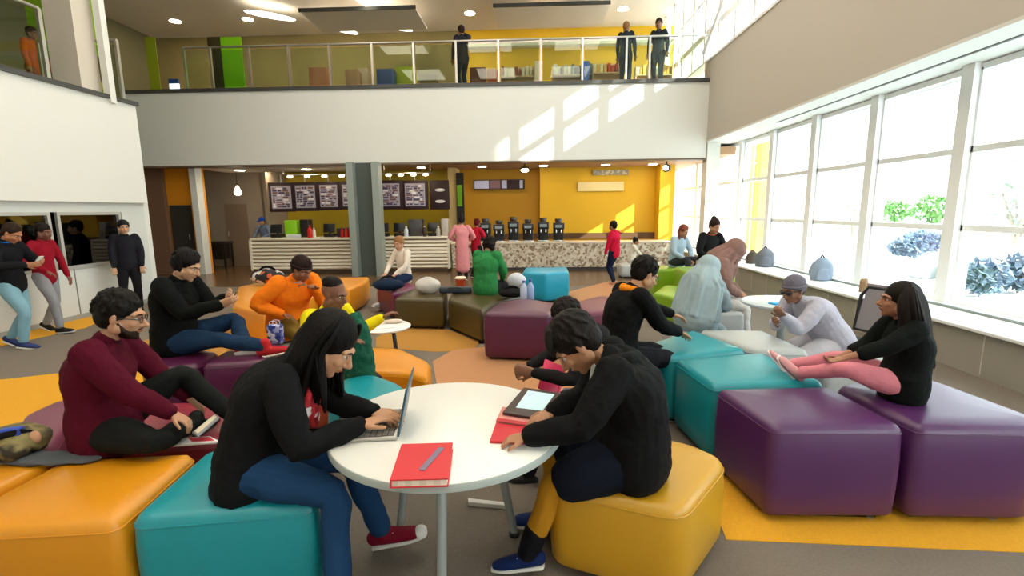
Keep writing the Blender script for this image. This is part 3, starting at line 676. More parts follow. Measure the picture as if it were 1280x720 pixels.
for n_, x0, x1, y0, Y, c, lb, ct in items: gbox(n_, x0, x1, y0, Y, .4, mat('g' + c[1:], c, .6), lb, ct)
# bookshelves with books
def shelf(px0, px1, y0, Y, label, cols, seed):
    a = PY(px0, y0, Y); b = PY(px1, y0, Y); h = a.z - zg; w = b.x - a.x; r = empty('low_bookcase', (a.x, Y, zg)); tag(r, label, 'bookcase')
    m = mat('shelf_birch', '#d9b98a', .5)
    G().bb((0, 0, h - .36), (w, .3, h - .33)).build('shelf', m, r, shade=False); G().bb((0, .28, 0), (w, .3, h - .02)).build('back_panel', m, r, shade=False)
    for x in (0, w - .03): G().bb((x, 0, 0), (x + .03, .28, h - .1)).build('side_panel', m, r, shade=False)
    rn = random.Random(seed); x = .05; k = 0
    while x < w - .1 and k < 30:
        t = rn.uniform(.05, .11); hh = rn.uniform(.2, .3); c = rn.choice(cols)
        o = G().bb((-t / 2, 0, 0), (t / 2, .2, hh)).build('book', mat('bk' + c[1:], c, .6), bevel=.004); o.location = (a.x + x + t / 2, Y + .05, zg + h - .33)
        tag(o, 'upright book in ' + label.split(' ')[0] + ' tones on the low bookcase behind the gallery rail', 'book', 'books on the ' + label.split(',')[0]); x += t + rn.uniform(.005, .04); k += 1
shelf(625, 668, 80, 15, 'brown gallery bookcase, behind the glass right of the terracotta boxes', ['#8a3a1c', '#c9763a', '#4a2a1c', '#e2d2b8'], 1)
shelf(690, 742, 78, 15, 'cream gallery bookcase, in front of the yellow wall', ['#f0e8da', '#2f3d4d', '#d9cdb8', '#6f7a85'], 2)
shelf(736, 778, 76, 15.6, 'orange gallery bookcase, left of the two standing people', ['#d9562c', '#e8b04a', '#2f59b5', '#c4382a', '#f0dcb0'], 3)
shelf(795, 842, 78, 15, 'yellow gallery bookcase, between the two standing people', ['#f2dc6a', '#e8e0c8', '#e0a83a'], 4)
gbox('storage_box', 668, 678, 76, 14.9, .3, mat('gpale', '#ecd0bc', .6), 'tall pale pink carton at the yellow wall', 'box')
gbox('lounge_chair', 729, 737, 76, 14.6, .4, mat('chair_blue', '#2f62c4', .5), 'small blue seat at the end of the cream bookcase', 'chair')
# ceiling clouds
def cloud(px0, px1, yf, yb, z, label):
    a, b = P(px0, yf, z), P(px1, yf, z); c = P((px0 + px1) / 2, yb, z); r = empty('ceiling_panel', (a.x, c.y, z)); tag(r, label, 'ceiling panel', 'hanging ceiling panels over the gallery')
    w = b.x - a.x; d = a.y - c.y; G().bb((0, 0, 0), (w, d, .05)).build('panel', mat('cloud_white', '#dcd9d6', .7), r, shade=False); G().bb((-.02, -.03, -.02), (w + .02, 0, .09)).build('edge', dark_trim, r, shade=False)
    for x in (.2, w - .2): G().cyl((x, d / 2, .05), (x, d / 2, ZC - z), .01).build('hanger', steel, r)
cloud(622, 751, 35, 7, 7.9, 'large white hanging ceiling panel right of the standing man'); cloud(404, 536, 40, 12, 7.75, 'greyish hanging ceiling panel left of the standing man')
# elongated oval ceiling lamps
for i, (x, y, rz) in enumerate(((-8.2, 16.2, .6), (-6.5, 17.4, .9), (-4.6, 17.3, .8), (-4.8, 15.6, 1.2))):
    r = empty('oval_lamp', (x, y, ZC - .3)); r.rotation_euler = (0, 0, rz); tag(r, ['oval ceiling lamp left of the greyish ceiling panel', 'oval ceiling lamp deeper in over the lime banner', 'short oval ceiling lamp under the greyish ceiling panel', 'oval ceiling lamp nearest the gallery rail'][i], 'lamp')
    G().ell((0, 0, 0), (.75, .2, .06), n=24).build('diffuser', emis('oval_glow', '#fff6e0', 5), r); G().cyl((0, 0, .05), (0, 0, .3), .01).build('cord', steel, r)
# --- outside
paving = mat('outdoor_paving', '#e9e7e2', .9, var=.08, vscale=.6)
g = G(); g.bb((5.95, -40, -.3), (90, 90, -.1)); struct('ground', g, paving)
g = G(); g.bb((24.6, -30, -.1), (25.6, -4.6, 16.4)); struct('sun_blocker', g, mat('sun_blocker_white', '#e8e6e0', .8))  # unseen block added to keep sun off the lower windows
g = G(); g.bb((24.6, -30, 16.4), (25.6, -9.2, 23)); struct('sun_blocker_upper', g, mat('sun_blocker_white', '#e8e6e0', .8))  # taller unseen part, added to keep sun off the nearer clerestory bays
colm = mat('outdoor_column', '#c9a23a', .6)
for px, Y, w, lb in ((951, 15.0, .38, 'wide ochre column standing outside the far windows'), (931, 19.5, .3, 'slimmer ochre column farther along outside the far windows')):
    d = ray(px, 263); t = (Y) / d.y; x = d.x * t
    r = empty('outdoor_column', (x, Y, -.1)); tag(r, lb, 'column'); G().bb((-w / 2, -.2, 0), (w / 2, .2, 5)).build('shaft', colm, r, bevel=.02); G().bb((-w / 2 - .06, -.26, 0), (w / 2 + .06, .26, .25)).build('base', mat('outdoor_base', '#b9b4aa', .8), r, bevel=.02)
r = empty('lamp_post', (9.2 * 1.0, 13.4, -.1)); tag(r, 'slim grey post outside, behind the third window bay', 'post'); G().cyl((0, 0, 0), (0, 0, 5.5), .1, .08).build('pole', mat('post_grey', '#a3a6a4', .6), r); G().cyl((0, 0, 0), (0, 0, .3), .16).build('base', mat('post_grey', '#a3a6a4', .6), r)
def shrub(x, y, z, rx, rz, m, label, cat='shrub', grp=None, n=420, leaf=.09, seed=1, trunk=True, bare=False):
    r = empty('shrub' if rz < 1.4 else 'tree', (x, y, z)); tag(r, label, cat, grp); rn = random.Random(seed); g = G()
    for i in range(n):
        while True:
            p = V((rn.uniform(-1, 1), rn.uniform(-1, 1), rn.uniform(-1, 1)))
            if .3 < p.length < 1: break
        q = V((p.x * rx, p.y * rx, rz * (p.z + 1.15) * .9)); a = rn.uniform(0, 6.3); b = rn.uniform(-1.2, 1.2); R = Rz(a) @ Rx(b); l = leaf * rn.uniform(.6, 1.4)
        g.add([q + R @ V((-l * .5, 0, 0)), q + R @ V((0, -l, l * .1)), q + R @ V((l * .5, 0, 0)), q + R @ V((0, l, l * .1))], [(0, 1, 2, 3)])
    g.build('foliage', m, r, shade=False)
    s = G()
    for k in range(6):
        a = k * 1.05; s.tube([(0, 0, 0), (math.cos(a) * rx * .2, math.sin(a) * rx * .2, rz * .6), (math.cos(a) * rx * .6, math.sin(a) * rx * .6, rz * 1.3)], [.035 * rz, .025 * rz, .01 * rz], n=6)
    s.build('stem', mat('bark', '#a1968a', .9), r); return r
gm = mat('leaf_green', '#6fa058', .7, var=.4, vscale=5); bm = mat('leaf_blue_grey', '#7f92a6', .7, var=.5, vscale=6); gm2 = mat('leaf_grey_green', '#b9c4b4', .8, var=.3)
def at_out(px, py, z):
    p = P(px, py, z); return p
for i, (px, Y, rx, rz, m, lb) in enumerate([(1116, 39, 1.15, .95, gm, 'round green bush beyond the car park, left one of the green pair'), (1162, 35, 1.25, 1.05, gm, 'wider green bush beyond the car park, right one of the green pair'),
     (1136, 17.5, .55, .42, bm, 'blue grey bush under the green bushes, beyond the middle bay'), (1152, 19.0, .65, .5, bm, 'second blue grey bush beyond the middle bay, farther back'), (1172, 21, .6, .35, bm, 'small grey bush near the mullion, level with the green pair'),
     (1234, 10.2, .45, .4, bm, 'blue grey bush outside the rightmost window bay, left of its pair'), (1282, 10.6, .5, .42, bm, 'blue grey bush at the right picture edge outside the glass'), (1205, 12.5, .3, .25, gm2, 'tiny pale bush just right of the thick mullion'),
     (1065, 30, .8, 1.7, gm2, 'thin pale tree seen faintly through the third bay'), (985, 40, 1.4, 1.5, gm2, 'faint pale tree through the fourth bay'), (1270, 24, 2.2, 2.4, gm2, 'pale bare-looking tree beyond the rightmost bay')]):
    d = ray(px, 300); t = Y / d.y; x = d.x * t; z = -.1
    if i in (0, 1): z = .4
    shrub(x, Y, z, rx, rz, m, lb, 'bush' if rz < 1.4 else 'tree', None, n=500 if rz < 1.4 else 380, leaf=.12 * rx + .05, seed=i)
g = G(); g.bb((12, 30, -.1), (60, 40, .38)); struct('ground_bank', g, paving)
# parked bicycles / planters: low kerbs of pale stone
for i, (px, Y, L_) in enumerate(((1110, 14.5, 1.6), (1175, 13.2, 1.8), (1240, 11.6, 1.6), (1225, 14.5, 2.2))):
    d = ray(px, 300); t = Y / d.y; x = d.x * t; o = G().bb((-L_ / 2, -.2, 0), (L_ / 2, .2, .38)).build('stone_bench', mat('bench_stone', '#b0b2b4', .8), bevel=.03); o.location = (x, Y, -.1); o.rotation_euler = (0, 0, .5)
    tag(o, ['pale stone bench outside, left of the blue grey bushes', 'pale stone bench outside beside the thick mullion', 'pale stone bench nearest the rightmost bay', 'farther pale stone bench in the rightmost bay'][i], 'bench')
# ================================================================== PEOPLE
def skin(c): return mat('skin_' + c[1:], c, .5, sss=.08, bump=.05, bscale=120, spec=.35)
def cloth(c, rough=.85, sc=240, bump=.25, sheen=0): return mat('cloth_' + c[1:], c, rough, bump=bump, bscale=sc, var=.12, vscale=5, sheen=sheen, spec=.12)
def hairm(c): return mat('hair_' + c[1:], c, .62, bump=.5, bscale=70, stretch=(1, 1, .12), spec=.14)
def ik(a, b, l1, l2, pole):
    d = b - a; D = d.length; mx = (l1 + l2) * .995
    if D > mx: b = a + d * (mx / D); d = b - a; D = mx
    mn = abs(l1 - l2) + .02
    if D < mn: D = mn
    u = d.normalized(); x = (l1 * l1 - l2 * l2 + D * D) / (2 * D); h = math.sqrt(max(0, l1 * l1 - x * x))
    p = V(pole); p = p - u * p.dot(u)
    if p.length < 1e-4: p = u.orthogonal()
    p.normalize(); return a + u * x + p * h, b

def hand(g, w, d, n, s=1, side=1, curl=.5, spread=1.0, thumb=.6, fat=1.0):
    """w wrist, d hand direction, n palm normal (palm faces n), side=+1 thumb on d x n side"""
    d = V(d).normalized(); n = V(n); n = (n - d * n.dot(d)).normalized(); t = d.cross(n) * side
    g.tube([w - d * .02 * s, w + d * .03 * s, w + d * .065 * s, w + d * .092 * s], [(.026 * s, .018 * s), (.036 * s, .016 * s), (.040 * s, .014 * s), (.036 * s, .011 * s)], n=14, side=t)
    for k, (off, L) in enumerate(((.029, .068), (.010, .077), (-.010, .072), (-.028, .056))):
        a = w + d * (.088 - abs(off) * .15) * s + t * off * s; f = (d + t * off * 3.2 * spread).normalized(); pts = [a]; ang = 0
        for j, seg in enumerate((.45, .32, .27)):
            ang += curl * (.45, .8, .6)[j]
            dirv = f * math.cos(ang) + n * math.sin(ang); pts.append(pts[-1] + dirv * L * seg * s)
        g.tube(pts, [.0088 * s * fat, .0083 * s * fat, .0076 * s * fat, .0064 * s * fat], n=8)
    a = w + d * .022 * s + t * .024 * s; dv = (d * .75 + t * .8 + n * .35 * thumb).normalized(); b = a + dv * .045 * s; c = b + (d * .95 + t * .25 + n * .5 * thumb).normalized() * .038 * s
    g.tube([a, b, c], [.014 * s, .0105 * s * fat, .0082 * s * fat], n=8)

def person(label, loc, yaw, s=1.0, ph=0.0, lean=15, hunch=15, side=0, twist=0, head=(20, 0, 0), neckf=10,
           hl=None, hr=None, pl=(-1, -.3, -1), pr=(1, -.3, -1), fl=None, fr=None, kl=(0, 1, .6), kr=(0, 1, .6),
           sk='#b98a6a', top='#222222', bottom='#2b3b55', shoes='#333333', hair='#15110f', hs='short', vox=.006, hvox=None,
           hand_n=((0, 0, -1), (0, 0, -1)), curl=(.5, .5), handdir=(None, None), sleeve=1.0, bare_arm=False, hood=None, face=True, bulk=1.0, headwear=None,
           shoekind='sneaker', glasses=None, collar=None, beard=None, hem=.12, fold=.014, name='person', legs=True, sole='#e8e6e0', topmat=None, botmat=None, pantlen=1.0, bald=False, group=None, footdir=(None, None), upper_only=False, hk=1.06, toe=False):
    """local frame: x right, y forward, z up; origin under the pelvis on whatever carries it"""
    r = empty(name, loc, yaw); tag(r, label, 'person', group)
    S = s; SK = skin(sk); TM = topmat or cloth(top); BM = botmat or cloth(bottom)
    X = V((1, 0, 0)); pel = V((0, 0, ph + (bulk - 1) * .07 * (1 if ph < .3 else 0)))
    def dirup(a, b): return V((math.sin(rad(b)), math.sin(rad(a)) * math.cos(rad(b)), math.cos(rad(a)) * math.cos(rad(b))))
    u1 = dirup(lean - hunch * .3, side * .6); u2 = dirup(lean + hunch * .6, side); u3 = dirup(lean + hunch + neckf, side)
    waist = pel + u1 * .20 * S; chest = waist + (u1 + u2).normalized() * .15 * S; neck = chest + u2 * .17 * S
    XS = Rz(rad(twist)) @ X; XS = (XS - u2 * XS.dot(u2)).normalized(); XH = Rz(rad(twist * .2)) @ X
    sw = .165 * S * (1 + (bulk - 1) * .5); sh = {}
    for k, sg in (('l', -1), ('r', 1)): sh[k] = neck - u2 * .045 * S + XS * sg * sw
    nt = neck + u3 * .058 * S
    hp, hy, hr_ = [rad(a) for a in head]
    HM = Matrix.Rotation(hy, 3, 'Z') @ Matrix.Rotation(-hp, 3, 'X') @ Matrix.Rotation(hr_, 3, 'Y')
    HC = nt + HM @ V((0, .025, .085)) * S * hk
    SH = S * hk
    def H(x, y, z): return HC + HM @ V((x, y, z)) * SH
    # ---- arms
    A = {}
    for k, tgt, pole, df in (('l', hl, pl, V((-.06, .12, -.5))), ('r', hr, pr, V((.06, .12, -.5)))):
        t = V(tgt) if tgt is not None else sh[k] + df * S
        el, wr = ik(sh[k], t, .275 * S, .245 * S, pole); A[k] = (sh[k], el, wr)
    # ---- legs
    Lg = {}
    for k, sg, tgt, pole in (('l', -1, fl, kl), ('r', 1, fr, kr)):
        hip = pel + XH * sg * .085 * S + V((0, 0, -.0))
        t = V(tgt) if tgt is not None else hip + V((sg * .03, .45, -.35)) * S
        kn, an = ik(hip, t, .42 * S, .40 * S, pole); Lg[k] = (hip, kn, an)
    # ---- body, one continuous surface
    hv = hvox or vox
    g = G(); q = .86 * bulk
    fwdv = u2.cross(XS) * -1
    g.tube([pel - u1 * .03 * S, waist, chest, neck - u2 * .05 * S, neck], [(.125 * S * q, .095 * S * q), (.115 * S * q, .08 * S * q), (.135 * S * q, .09 * S * q), (.12 * S * q, .07 * S * q), (.055 * S, .05 * S)], n=18, side=XS, sub=3)
    g.tube([neck - u2 * .03 * S, nt, H(0, -.01, -.045)], [.056 * S, .050 * S, .052 * S], n=14)
    g.ell(H(0, -.014, .030), (.072 * SH, .092 * SH, .086 * SH), HM, 20, 14)
    g.ell(H(0, .020, -.028), (.058 * SH, .070 * SH, .080 * SH), HM, 18, 12)
    g.ell(H(0, .036, -.070), (.042 * SH, .044 * SH, .036 * SH), HM, 14, 10)
    g.ell(H(0, .064, -.092), (.020 * SH, .018 * SH, .017 * SH), HM, 12, 8)
    g.tube([H(0, .082, .012), H(0, .094, -.010), H(0, .108, -.030)], [.0075 * SH, .010 * SH, .0125 * SH], n=10)
    g.ell(H(0, .095, -.036), (.018 * SH, .011 * SH, .009 * SH), HM, 12, 8)
    g.tube([H(-.044, .062, .020), H(-.018, .084, .024), H(.018, .084, .024), H(.044, .062, .020)], [.010 * SH] * 4, n=8)
    for sg in (-1, 1):
        g.ell(H(sg * .034, .060, -.026), (.021 * SH, .020 * SH, .020 * SH), HM, 12, 8)
        g.ell(H(sg * .073, -.008, -.006), (.008 * SH, .017 * SH, .028 * SH), HM @ Rz(sg * -.35), 12, 8)
        g.ell(H(sg * .060, .002, -.05), (.016 * SH, .03 * SH, .03 * SH), HM, 10, 8)
    g.ell(H(0, .084, -.056), (.021 * SH, .010 * SH, .006 * SH), HM, 12, 8); g.ell(H(0, .082, -.066), (.018 * SH, .010 * SH, .007 * SH), HM, 12, 8)
    for i, (k, sg) in enumerate((('l', -1), ('r', 1))):
        a, e, w = A[k]; b = 1 if bare_arm else .88
        g.tube([a, a.lerp(e, .5), e, e.lerp(w, .3), w], [.046 * S * b, .042 * S * b, .036 * S * b, .037 * S * b, .024 * S], n=12)
        hd = handdir[i]; hd = V(hd) if hd is not None else (w - e)
        hand(g, w, hd, hand_n[i], S, 1 if k == 'l' else -1, curl[i])
    if not upper_only:
        for k in ('l', 'r'):
            h, kn, an = Lg[k]
            g.tube([h, h.lerp(kn, .5), kn, kn.lerp(an, .35), an], [.075 * S, .064 * S, .048 * S, .047 * S, .032 * S], n=12)
    body = g.build('body', SK, r, voxel=hv, smooth=2)
    # ---- face details
    if face:
        wm = mat('eye_white', '#c9c0b6', .5); im = mat('iris_dark', '#23150d', .15); lm = mat('lips_' + sk[1:], tuple(max(0, min(1, int(sk[i:i + 2], 16) / 255 * f)) for i, f in ((1, .88), (3, .62), (5, .62))), .45)
        for sg in (-1, 1):
            e = G().ell(H(sg * .030, .072, .002), (.0105 * SH, .0095 * SH, .0058 * SH), HM, 12, 8).build('eye', wm, body)
            G().ell(H(sg * .030, .0795, .002), (.0060 * SH, .0040 * SH, .0058 * SH), HM, 10, 6).build('iris', im, body)
            if not bald or True:
                G().tube([H(sg * .014, .090, .021), H(sg * .030, .086, .026), H(sg * .046, .070, .021)], [(.0035 * SH, .004 * SH), (.004 * SH, .0045 * SH), (.002 * SH, .002 * SH)], n=8).build('eyebrow', hairm(hair), body)
        G().tube([H(-.021, .083, -.060), H(0, .0935, -.058), H(.021, .083, -.060)], [(.002 * SH, .002 * SH), (.006 * SH, .0045 * SH), (.002 * SH, .002 * SH)], n=8, side=HM @ V((0, 0, 1))).build('lips', lm, body)
    # ---- upper garment
    g = G(); q = bulk
    dn = -u1
    g.tube([pel + dn * hem * .35 * S, pel + u1 * .06 * S, waist, chest, neck - u2 * .06 * S, neck - u2 * .005 * S], [(.158 * S * q, .122 * S * q), (.155 * S * q, .122 * S * q), (.142 * S * q, .108 * S * q), (.162 * S * q, .116 * S * q), (.155 * S * q, .098 * S), (.072 * S, .066 * S)], n=22, side=XS, sub=3)
    cuffs = []
    for k in ('l', 'r'):
        a, e, w = A[k]; a2 = a - (a - neck).normalized() * .03 * S
        L = sleeve
        if L >= 1: pts = [a2, a.lerp(e, .45), e, e.lerp(w, .5), w - (w - e).normalized() * .012 * S]; rr = [.068, .061, .052, .046, .036]
        elif L > .5: t = (L - .5) * 2; pts = [a2, a.lerp(e, .45), e, e.lerp(w, t)]; rr = [.068, .06, .052, .046]
        else: pts = [a2, a.lerp(e, .3), a.lerp(e, L * 2)]; rr = [.068, .062, .058]
        g.tube(pts, [x * S * (bulk ** .7) for x in rr], n=14, sub=2, cap=True)
        if L >= 1: cuffs.append((w, e))
    if hood == 'down':
        b = neck - u2 * .01 * S
        g.tube([b + XS * .085 * S + fwdv * .0, b + (XS * .075 - V(u3) * -.0) * S - (u2.cross(XS)) * 0 + V((0, -.075, .0)) * S, b + V((0, -.115, -.025)) * S, b + V((0, -.075, .0)) * S - XS * .075 * S, b - XS * .085 * S], [.034 * S, .052 * S, .066 * S, .052 * S, .034 * S], n=12, sub=2)
    tp = g.build('upper_garment', TM, r, voxel=max(vox, .006), smooth=4, fold=fold, fscale=.10 * S)
    for w, e in cuffs:
        d = (w - e).normalized(); G().tube([w - d * .045 * S, w - d * .005 * S], [.037 * S, .034 * S], n=16).build('cuff', TM, tp)
    if collar:
        cm_ = cloth(collar); b = neck + u3 * .012 * S
        G().tube([b + (XS * math.cos(t) * .062 + u2.cross(XS) * math.sin(t) * -.055) * S - u3 * .01 * S for t in [i * math.pi * 2 / 16 for i in range(17)]], [.013 * S] * 17, n=8).build('collar', cm_, tp)
    # ---- trousers and shoes
    if not upper_only:
        g = G(); g.tube([pel + u1 * .10 * S, pel, pel - u1 * .045 * S], [(.135 * S * q, .105 * S), (.150 * S * q, .118 * S), (.13 * S * q, .10 * S)], n=20, side=XH)
        for k in ('l', 'r'):
            h, kn, an = Lg[k]; e = kn.lerp(an, .93 * pantlen)
            g.tube([h, h.lerp(kn, .45), kn, kn.lerp(an, .4 * pantlen), e], [.096 * S * bulk ** .5, .084 * S * bulk ** .5, .066 * S, .060 * S, .054 * S], n=16, sub=3)
        g.build('trousers', BM, r, voxel=max(vox, .006), smooth=4, fold=fold * .9, fscale=.11 * S)
        for i, k in enumerate(('l', 'r')):
            h, kn, an = Lg[k]; sd = (an - kn).normalized()
            fd = footdir[i]
            if fd is None:
                fd = V((0, 1, 0)) - sd * V((0, 1, 0)).dot(sd)
                fd = fd.normalized() * .9 + V((0, 1, 0)) * .3 if fd.length > .1 else V((0, 1, 0))
            fd = V(fd).normalized(); upd = -sd - fd * (-sd).dot(fd); upd = upd.normalized() if upd.length > .05 else V((0, 0, 1)); sx = fd.cross(upd)
            if shoekind == 'bare': 
                g = G(); g.tube([an - fd * .04 * S - upd * .03 * S, an + fd * .03 * S - upd * .03 * S, an + fd * .12 * S - upd * .045 * S, an + fd * .17 * S - upd * .05 * S], [(.034 * S, .034 * S), (.038 * S, .034 * S), (.044 * S, .02 * S), (.036 * S, .013 * S)], n=14, side=sx, sub=2)
                for t in range(5): p = an + fd * (.178 - .006 * t) * S - upd * .052 * S + sx * (.030 - .015 * t) * S * (1 if k == 'r' else -1) * -1; g.tube([p - fd * .01 * S, p + fd * .018 * S], [.009 * S, .008 * S], n=8)
                g.build('foot', SK, r, voxel=.005, smooth=1); continue
            sm = cloth(shoes, .6)
            g = G(); g.tube([an - fd * .055 * S - upd * .035 * S, an - fd * .01 * S - upd * .03 * S, an + fd * .07 * S - upd * .045 * S, an + fd * .15 * S - upd * .055 * S, an + fd * .185 * S - upd * .058 * S], [(.034 * S, .038 * S), (.041 * S, .046 * S), (.045 * S, .034 * S), (.043 * S, .026 * S), (.03 * S, .018 * S)], n=16, side=sx, sub=3)
            g.tube([an - upd * .03 * S, an + upd * .03 * S], [.042 * S, .043 * S], n=14)
            so_ = g.build('shoe', sm, r, voxel=.006, smooth=2)
            G().tube([an - fd * .062 * S - upd * .078 * S, an + fd * .02 * S - upd * .078 * S, an + fd * .13 * S - upd * .078 * S, an + fd * .2 * S - upd * .074 * S], [(.036 * S, .012 * S), (.04 * S, .012 * S), (.047 * S, .012 * S), (.032 * S, .011 * S)], n=16, side=sx, sub=2).build('sole', mat('sole_' + sole[1:], sole, .6), so_)
            if toe: G().ell(an + fd * .178 * S - upd * .056 * S, (.040 * S, .036 * S, .027 * S), Matrix((sx, fd, upd)).transposed()).build('toe_cap', mat('sole_' + sole[1:], sole, .6), so_)
            if vox < .008:
                for j in range(4):
                    c = an + fd * (.055 + .025 * j) * S - upd * (.016 + .009 * j) * S; G().tube([c - sx * .026 * S, c + upd * .006 * S, c + sx * .026 * S], [.004 * S] * 3, n=6).build('lace', mat('lace_white', '#eeeeee', .7), so_)
    # ---- hair
    hm = hairm(hair); U = {'H': H, 'HM': HM, 'HC': HC, 'S': SH, 'neck': neck, 'u2': u2, 'XS': XS, 'A': A, 'Lg': Lg, 'root': r, 'body': body, 'top': tp, 'chest': chest, 'pel': pel, 'nt': nt}
    def cap(g, f=1.0, low=0):
        g.ell(H(0, -.022, .044), (.084 * SH * f, .097 * SH * f, .090 * SH * f), HM, 20, 14); g.ell(H(0, -.045, .002 + low), (.076 * SH * f, .066 * SH * f, .078 * SH * f), HM, 18, 12)
    def locks(g, n, a0, a1, length, rad0=.017, start_z=.07, flare=.0, down=V((0, 0, -1)), seed=1, inward=.0, back=.0):
        rn = random.Random(seed)
        for i in range(n):
            a = rad(a0 + (a1 - a0) * i / (n - 1)) ; cx_, sy_ = math.sin(a), -math.cos(a)     # a=0 at the back, +-90 at the sides
            p0 = H(cx_ * .03, -.02 + sy_ * .03, .118); p1 = H(cx_ * .072, -.015 + sy_ * .078, start_z); p2 = H(cx_ * (.088 + flare), -.012 + sy_ * (.092 + flare), -.01)
            L = length * S * rn.uniform(.9, 1.05); pts = [p0, p1, p2]; o = V((cx_, sy_, 0)); o = HM @ o; o.z = 0
            for t in (.3, .65, 1.0): pts.append(p2 + down * L * t + o * (-inward + flare * .5) * t * S + V((0, -back, 0)) * t * S + V((rn.uniform(-.006, .006), rn.uniform(-.006, .006), 0)))
            r0 = rad0 * SH; g.tube(pts, [(r0 * .7, r0 * .5), (r0 * 1.1, r0 * .6), (r0 * 1.2, r0 * .7), (r0 * 1.15, r0 * .7), (r0, r0 * .6), (r0 * .35, r0 * .25)], n=8, sub=3)
    def tufts(g, n=70, seed=2, L=.034, fr=True):
        rn = random.Random(seed)
        for i in range(n):
            th = rn.uniform(0, 2 * math.pi); ph2 = rn.uniform(.1, 1.75); x, y, z = math.sin(ph2) * math.sin(th), -math.sin(ph2) * math.cos(th), math.cos(ph2)
            if y > .35 and z < .55: continue
            if not fr and y > .5: continue
            c0 = V((x * .080, -.022 + y * .092, .042 + z * .084)); n0 = V((x, y, z)); dn_ = V((rn.uniform(-.4, .4), .2 if z > .5 else -.1, -1)); dn_ = (dn_ - n0 * dn_.dot(n0)).normalized()
            a = c0; b = c0 + dn_ * L * .5 + n0 * .007; c = c0 + dn_ * L + n0 * rn.uniform(-.002, .006)
            g.tube([H(*a), H(*b), H(*c)], [(.010 * SH, .006 * SH), (.011 * SH, .006 * SH), (.004 * SH, .002 * SH)], n=6)
    U['locks'] = locks; U['cap'] = cap; U['tufts'] = tufts
    if callable(hs): hs(U)
    elif hs == 'short':
        g = G(); cap(g)
        if vox < .01: tufts(g, 90)
        else: tufts(g, 30)
        hb = g.build('hair', hm, r, voxel=.005 if vox < .008 else .012, smooth=1, fold=.004, fscale=.02)
    elif hs == 'crop':
        g = G(); cap(g, .965); g.build('hair', hm, r, voxel=.007, smooth=1)
    elif hs == 'bun':
        g = G(); cap(g); g.ell(H(0, -.075, .115), .042 * SH, HM); g.build('hair', hm, r, voxel=.007 if vox < .008 else .012, smooth=1, fold=.005, fscale=.03)
    elif hs == 'pony':
        g = G(); cap(g); g.tube([H(0, -.10, .06), H(0, -.15, .03), H(0, -.15, -.08), H(0, -.12, -.18)], [.02 * SH, .03 * SH, .028 * SH, .01 * SH], n=10, sub=3); g.build('hair', hm, r, voxel=.012, smooth=1)
    elif isinstance(hs, tuple):   # ('long', length, a0, a1)
        g = G(); cap(g, 1.0); tufts(g, 50); locks(g, 22, hs[2], hs[3], hs[1], seed=int(hs[1] * 100), back=hs[4] if len(hs) > 4 else 0, inward=.02); g.build('hair', hm, r)
    if beard:
        g = G(); g.ell(H(0, .038, -.074), (.051 * SH, .048 * SH, .037 * SH), HM); g.tube([H(-.062, .01, -.03), H(-.048, .045, -.07), H(0, .078, -.098), H(.048, .045, -.07), H(.062, .01, -.03)], [.010 * SH, .013 * SH, .012 * SH, .013 * SH, .010 * SH], n=10, sub=2)
        g.tube([H(-.022, .086, -.052), H(0, .097, -.046), H(.022, .086, -.052)], [.004 * SH, .005 * SH, .004 * SH], n=8)
        g.build('beard', hairm(beard), r, voxel=.006, smooth=1)
    if glasses:
        gm_ = mat('glasses_' + glasses[1:], glasses, .25); g = G()
        for sg in (-1, 1):
            c = [H(sg * .032 + .020 * math.cos(t), .095 - abs(math.cos(t) * .002), .001 + .015 * math.sin(t)) for t in [i * math.pi / 8 for i in range(17)]]
            g.tube(c, [.0022 * SH] * 17, n=6, cap=False); g.tube([H(sg * .052, .092, .004), H(sg * .076, .05, .006), H(sg * .078, -.01, .004)], [.0024 * SH] * 3, n=6)
        g.tube([H(-.012, .097, .004), H(.012, .097, .004)], [.002 * SH] * 2, n=6)
        gl = g.build('glasses', gm_, r)
    if headwear: headwear(U)
    return r, U
def beanie(c, brim=None, name='beanie'):
    def f(U):
        H, HM, S, r = U['H'], U['HM'], U['S'], U['root']; g = G()
        g.ell(H(0, -.020, .055), (.088 * S, .100 * S, .084 * S), HM); g.ell(H(0, -.035, .02), (.086 * S, .088 * S, .07 * S), HM); b = g.build(name, cloth(c), r, voxel=.008, smooth=1, fold=.004, fscale=.04)
        G().tube([H(.086 * math.cos(t), -.02 + .098 * math.sin(t), .035 + .012 * math.sin(t)) for t in [i * math.pi / 12 for i in range(25)]], [.012 * S] * 25, n=8, cap=False).build('rolled_edge', cloth(c), b)
    return f
def visorcap(c):
    def f(U):
        H, HM, S, r = U['H'], U['HM'], U['S'], U['root']; g = G()
        g.ell(H(0, -.018, .05), (.086 * S, .100 * S, .080 * S), HM); b = g.build('cap', cloth(c), r, voxel=.008, smooth=1)
        G().tube([H(0, .06, .045), H(0, .11, .042), H(0, .16, .03)], [(.07 * S, .008 * S), (.068 * S, .006 * S), (.04 * S, .004 * S)], n=16, side=HM @ V((1, 0, 0)), sub=2).build('visor', cloth(c), b)
    return f
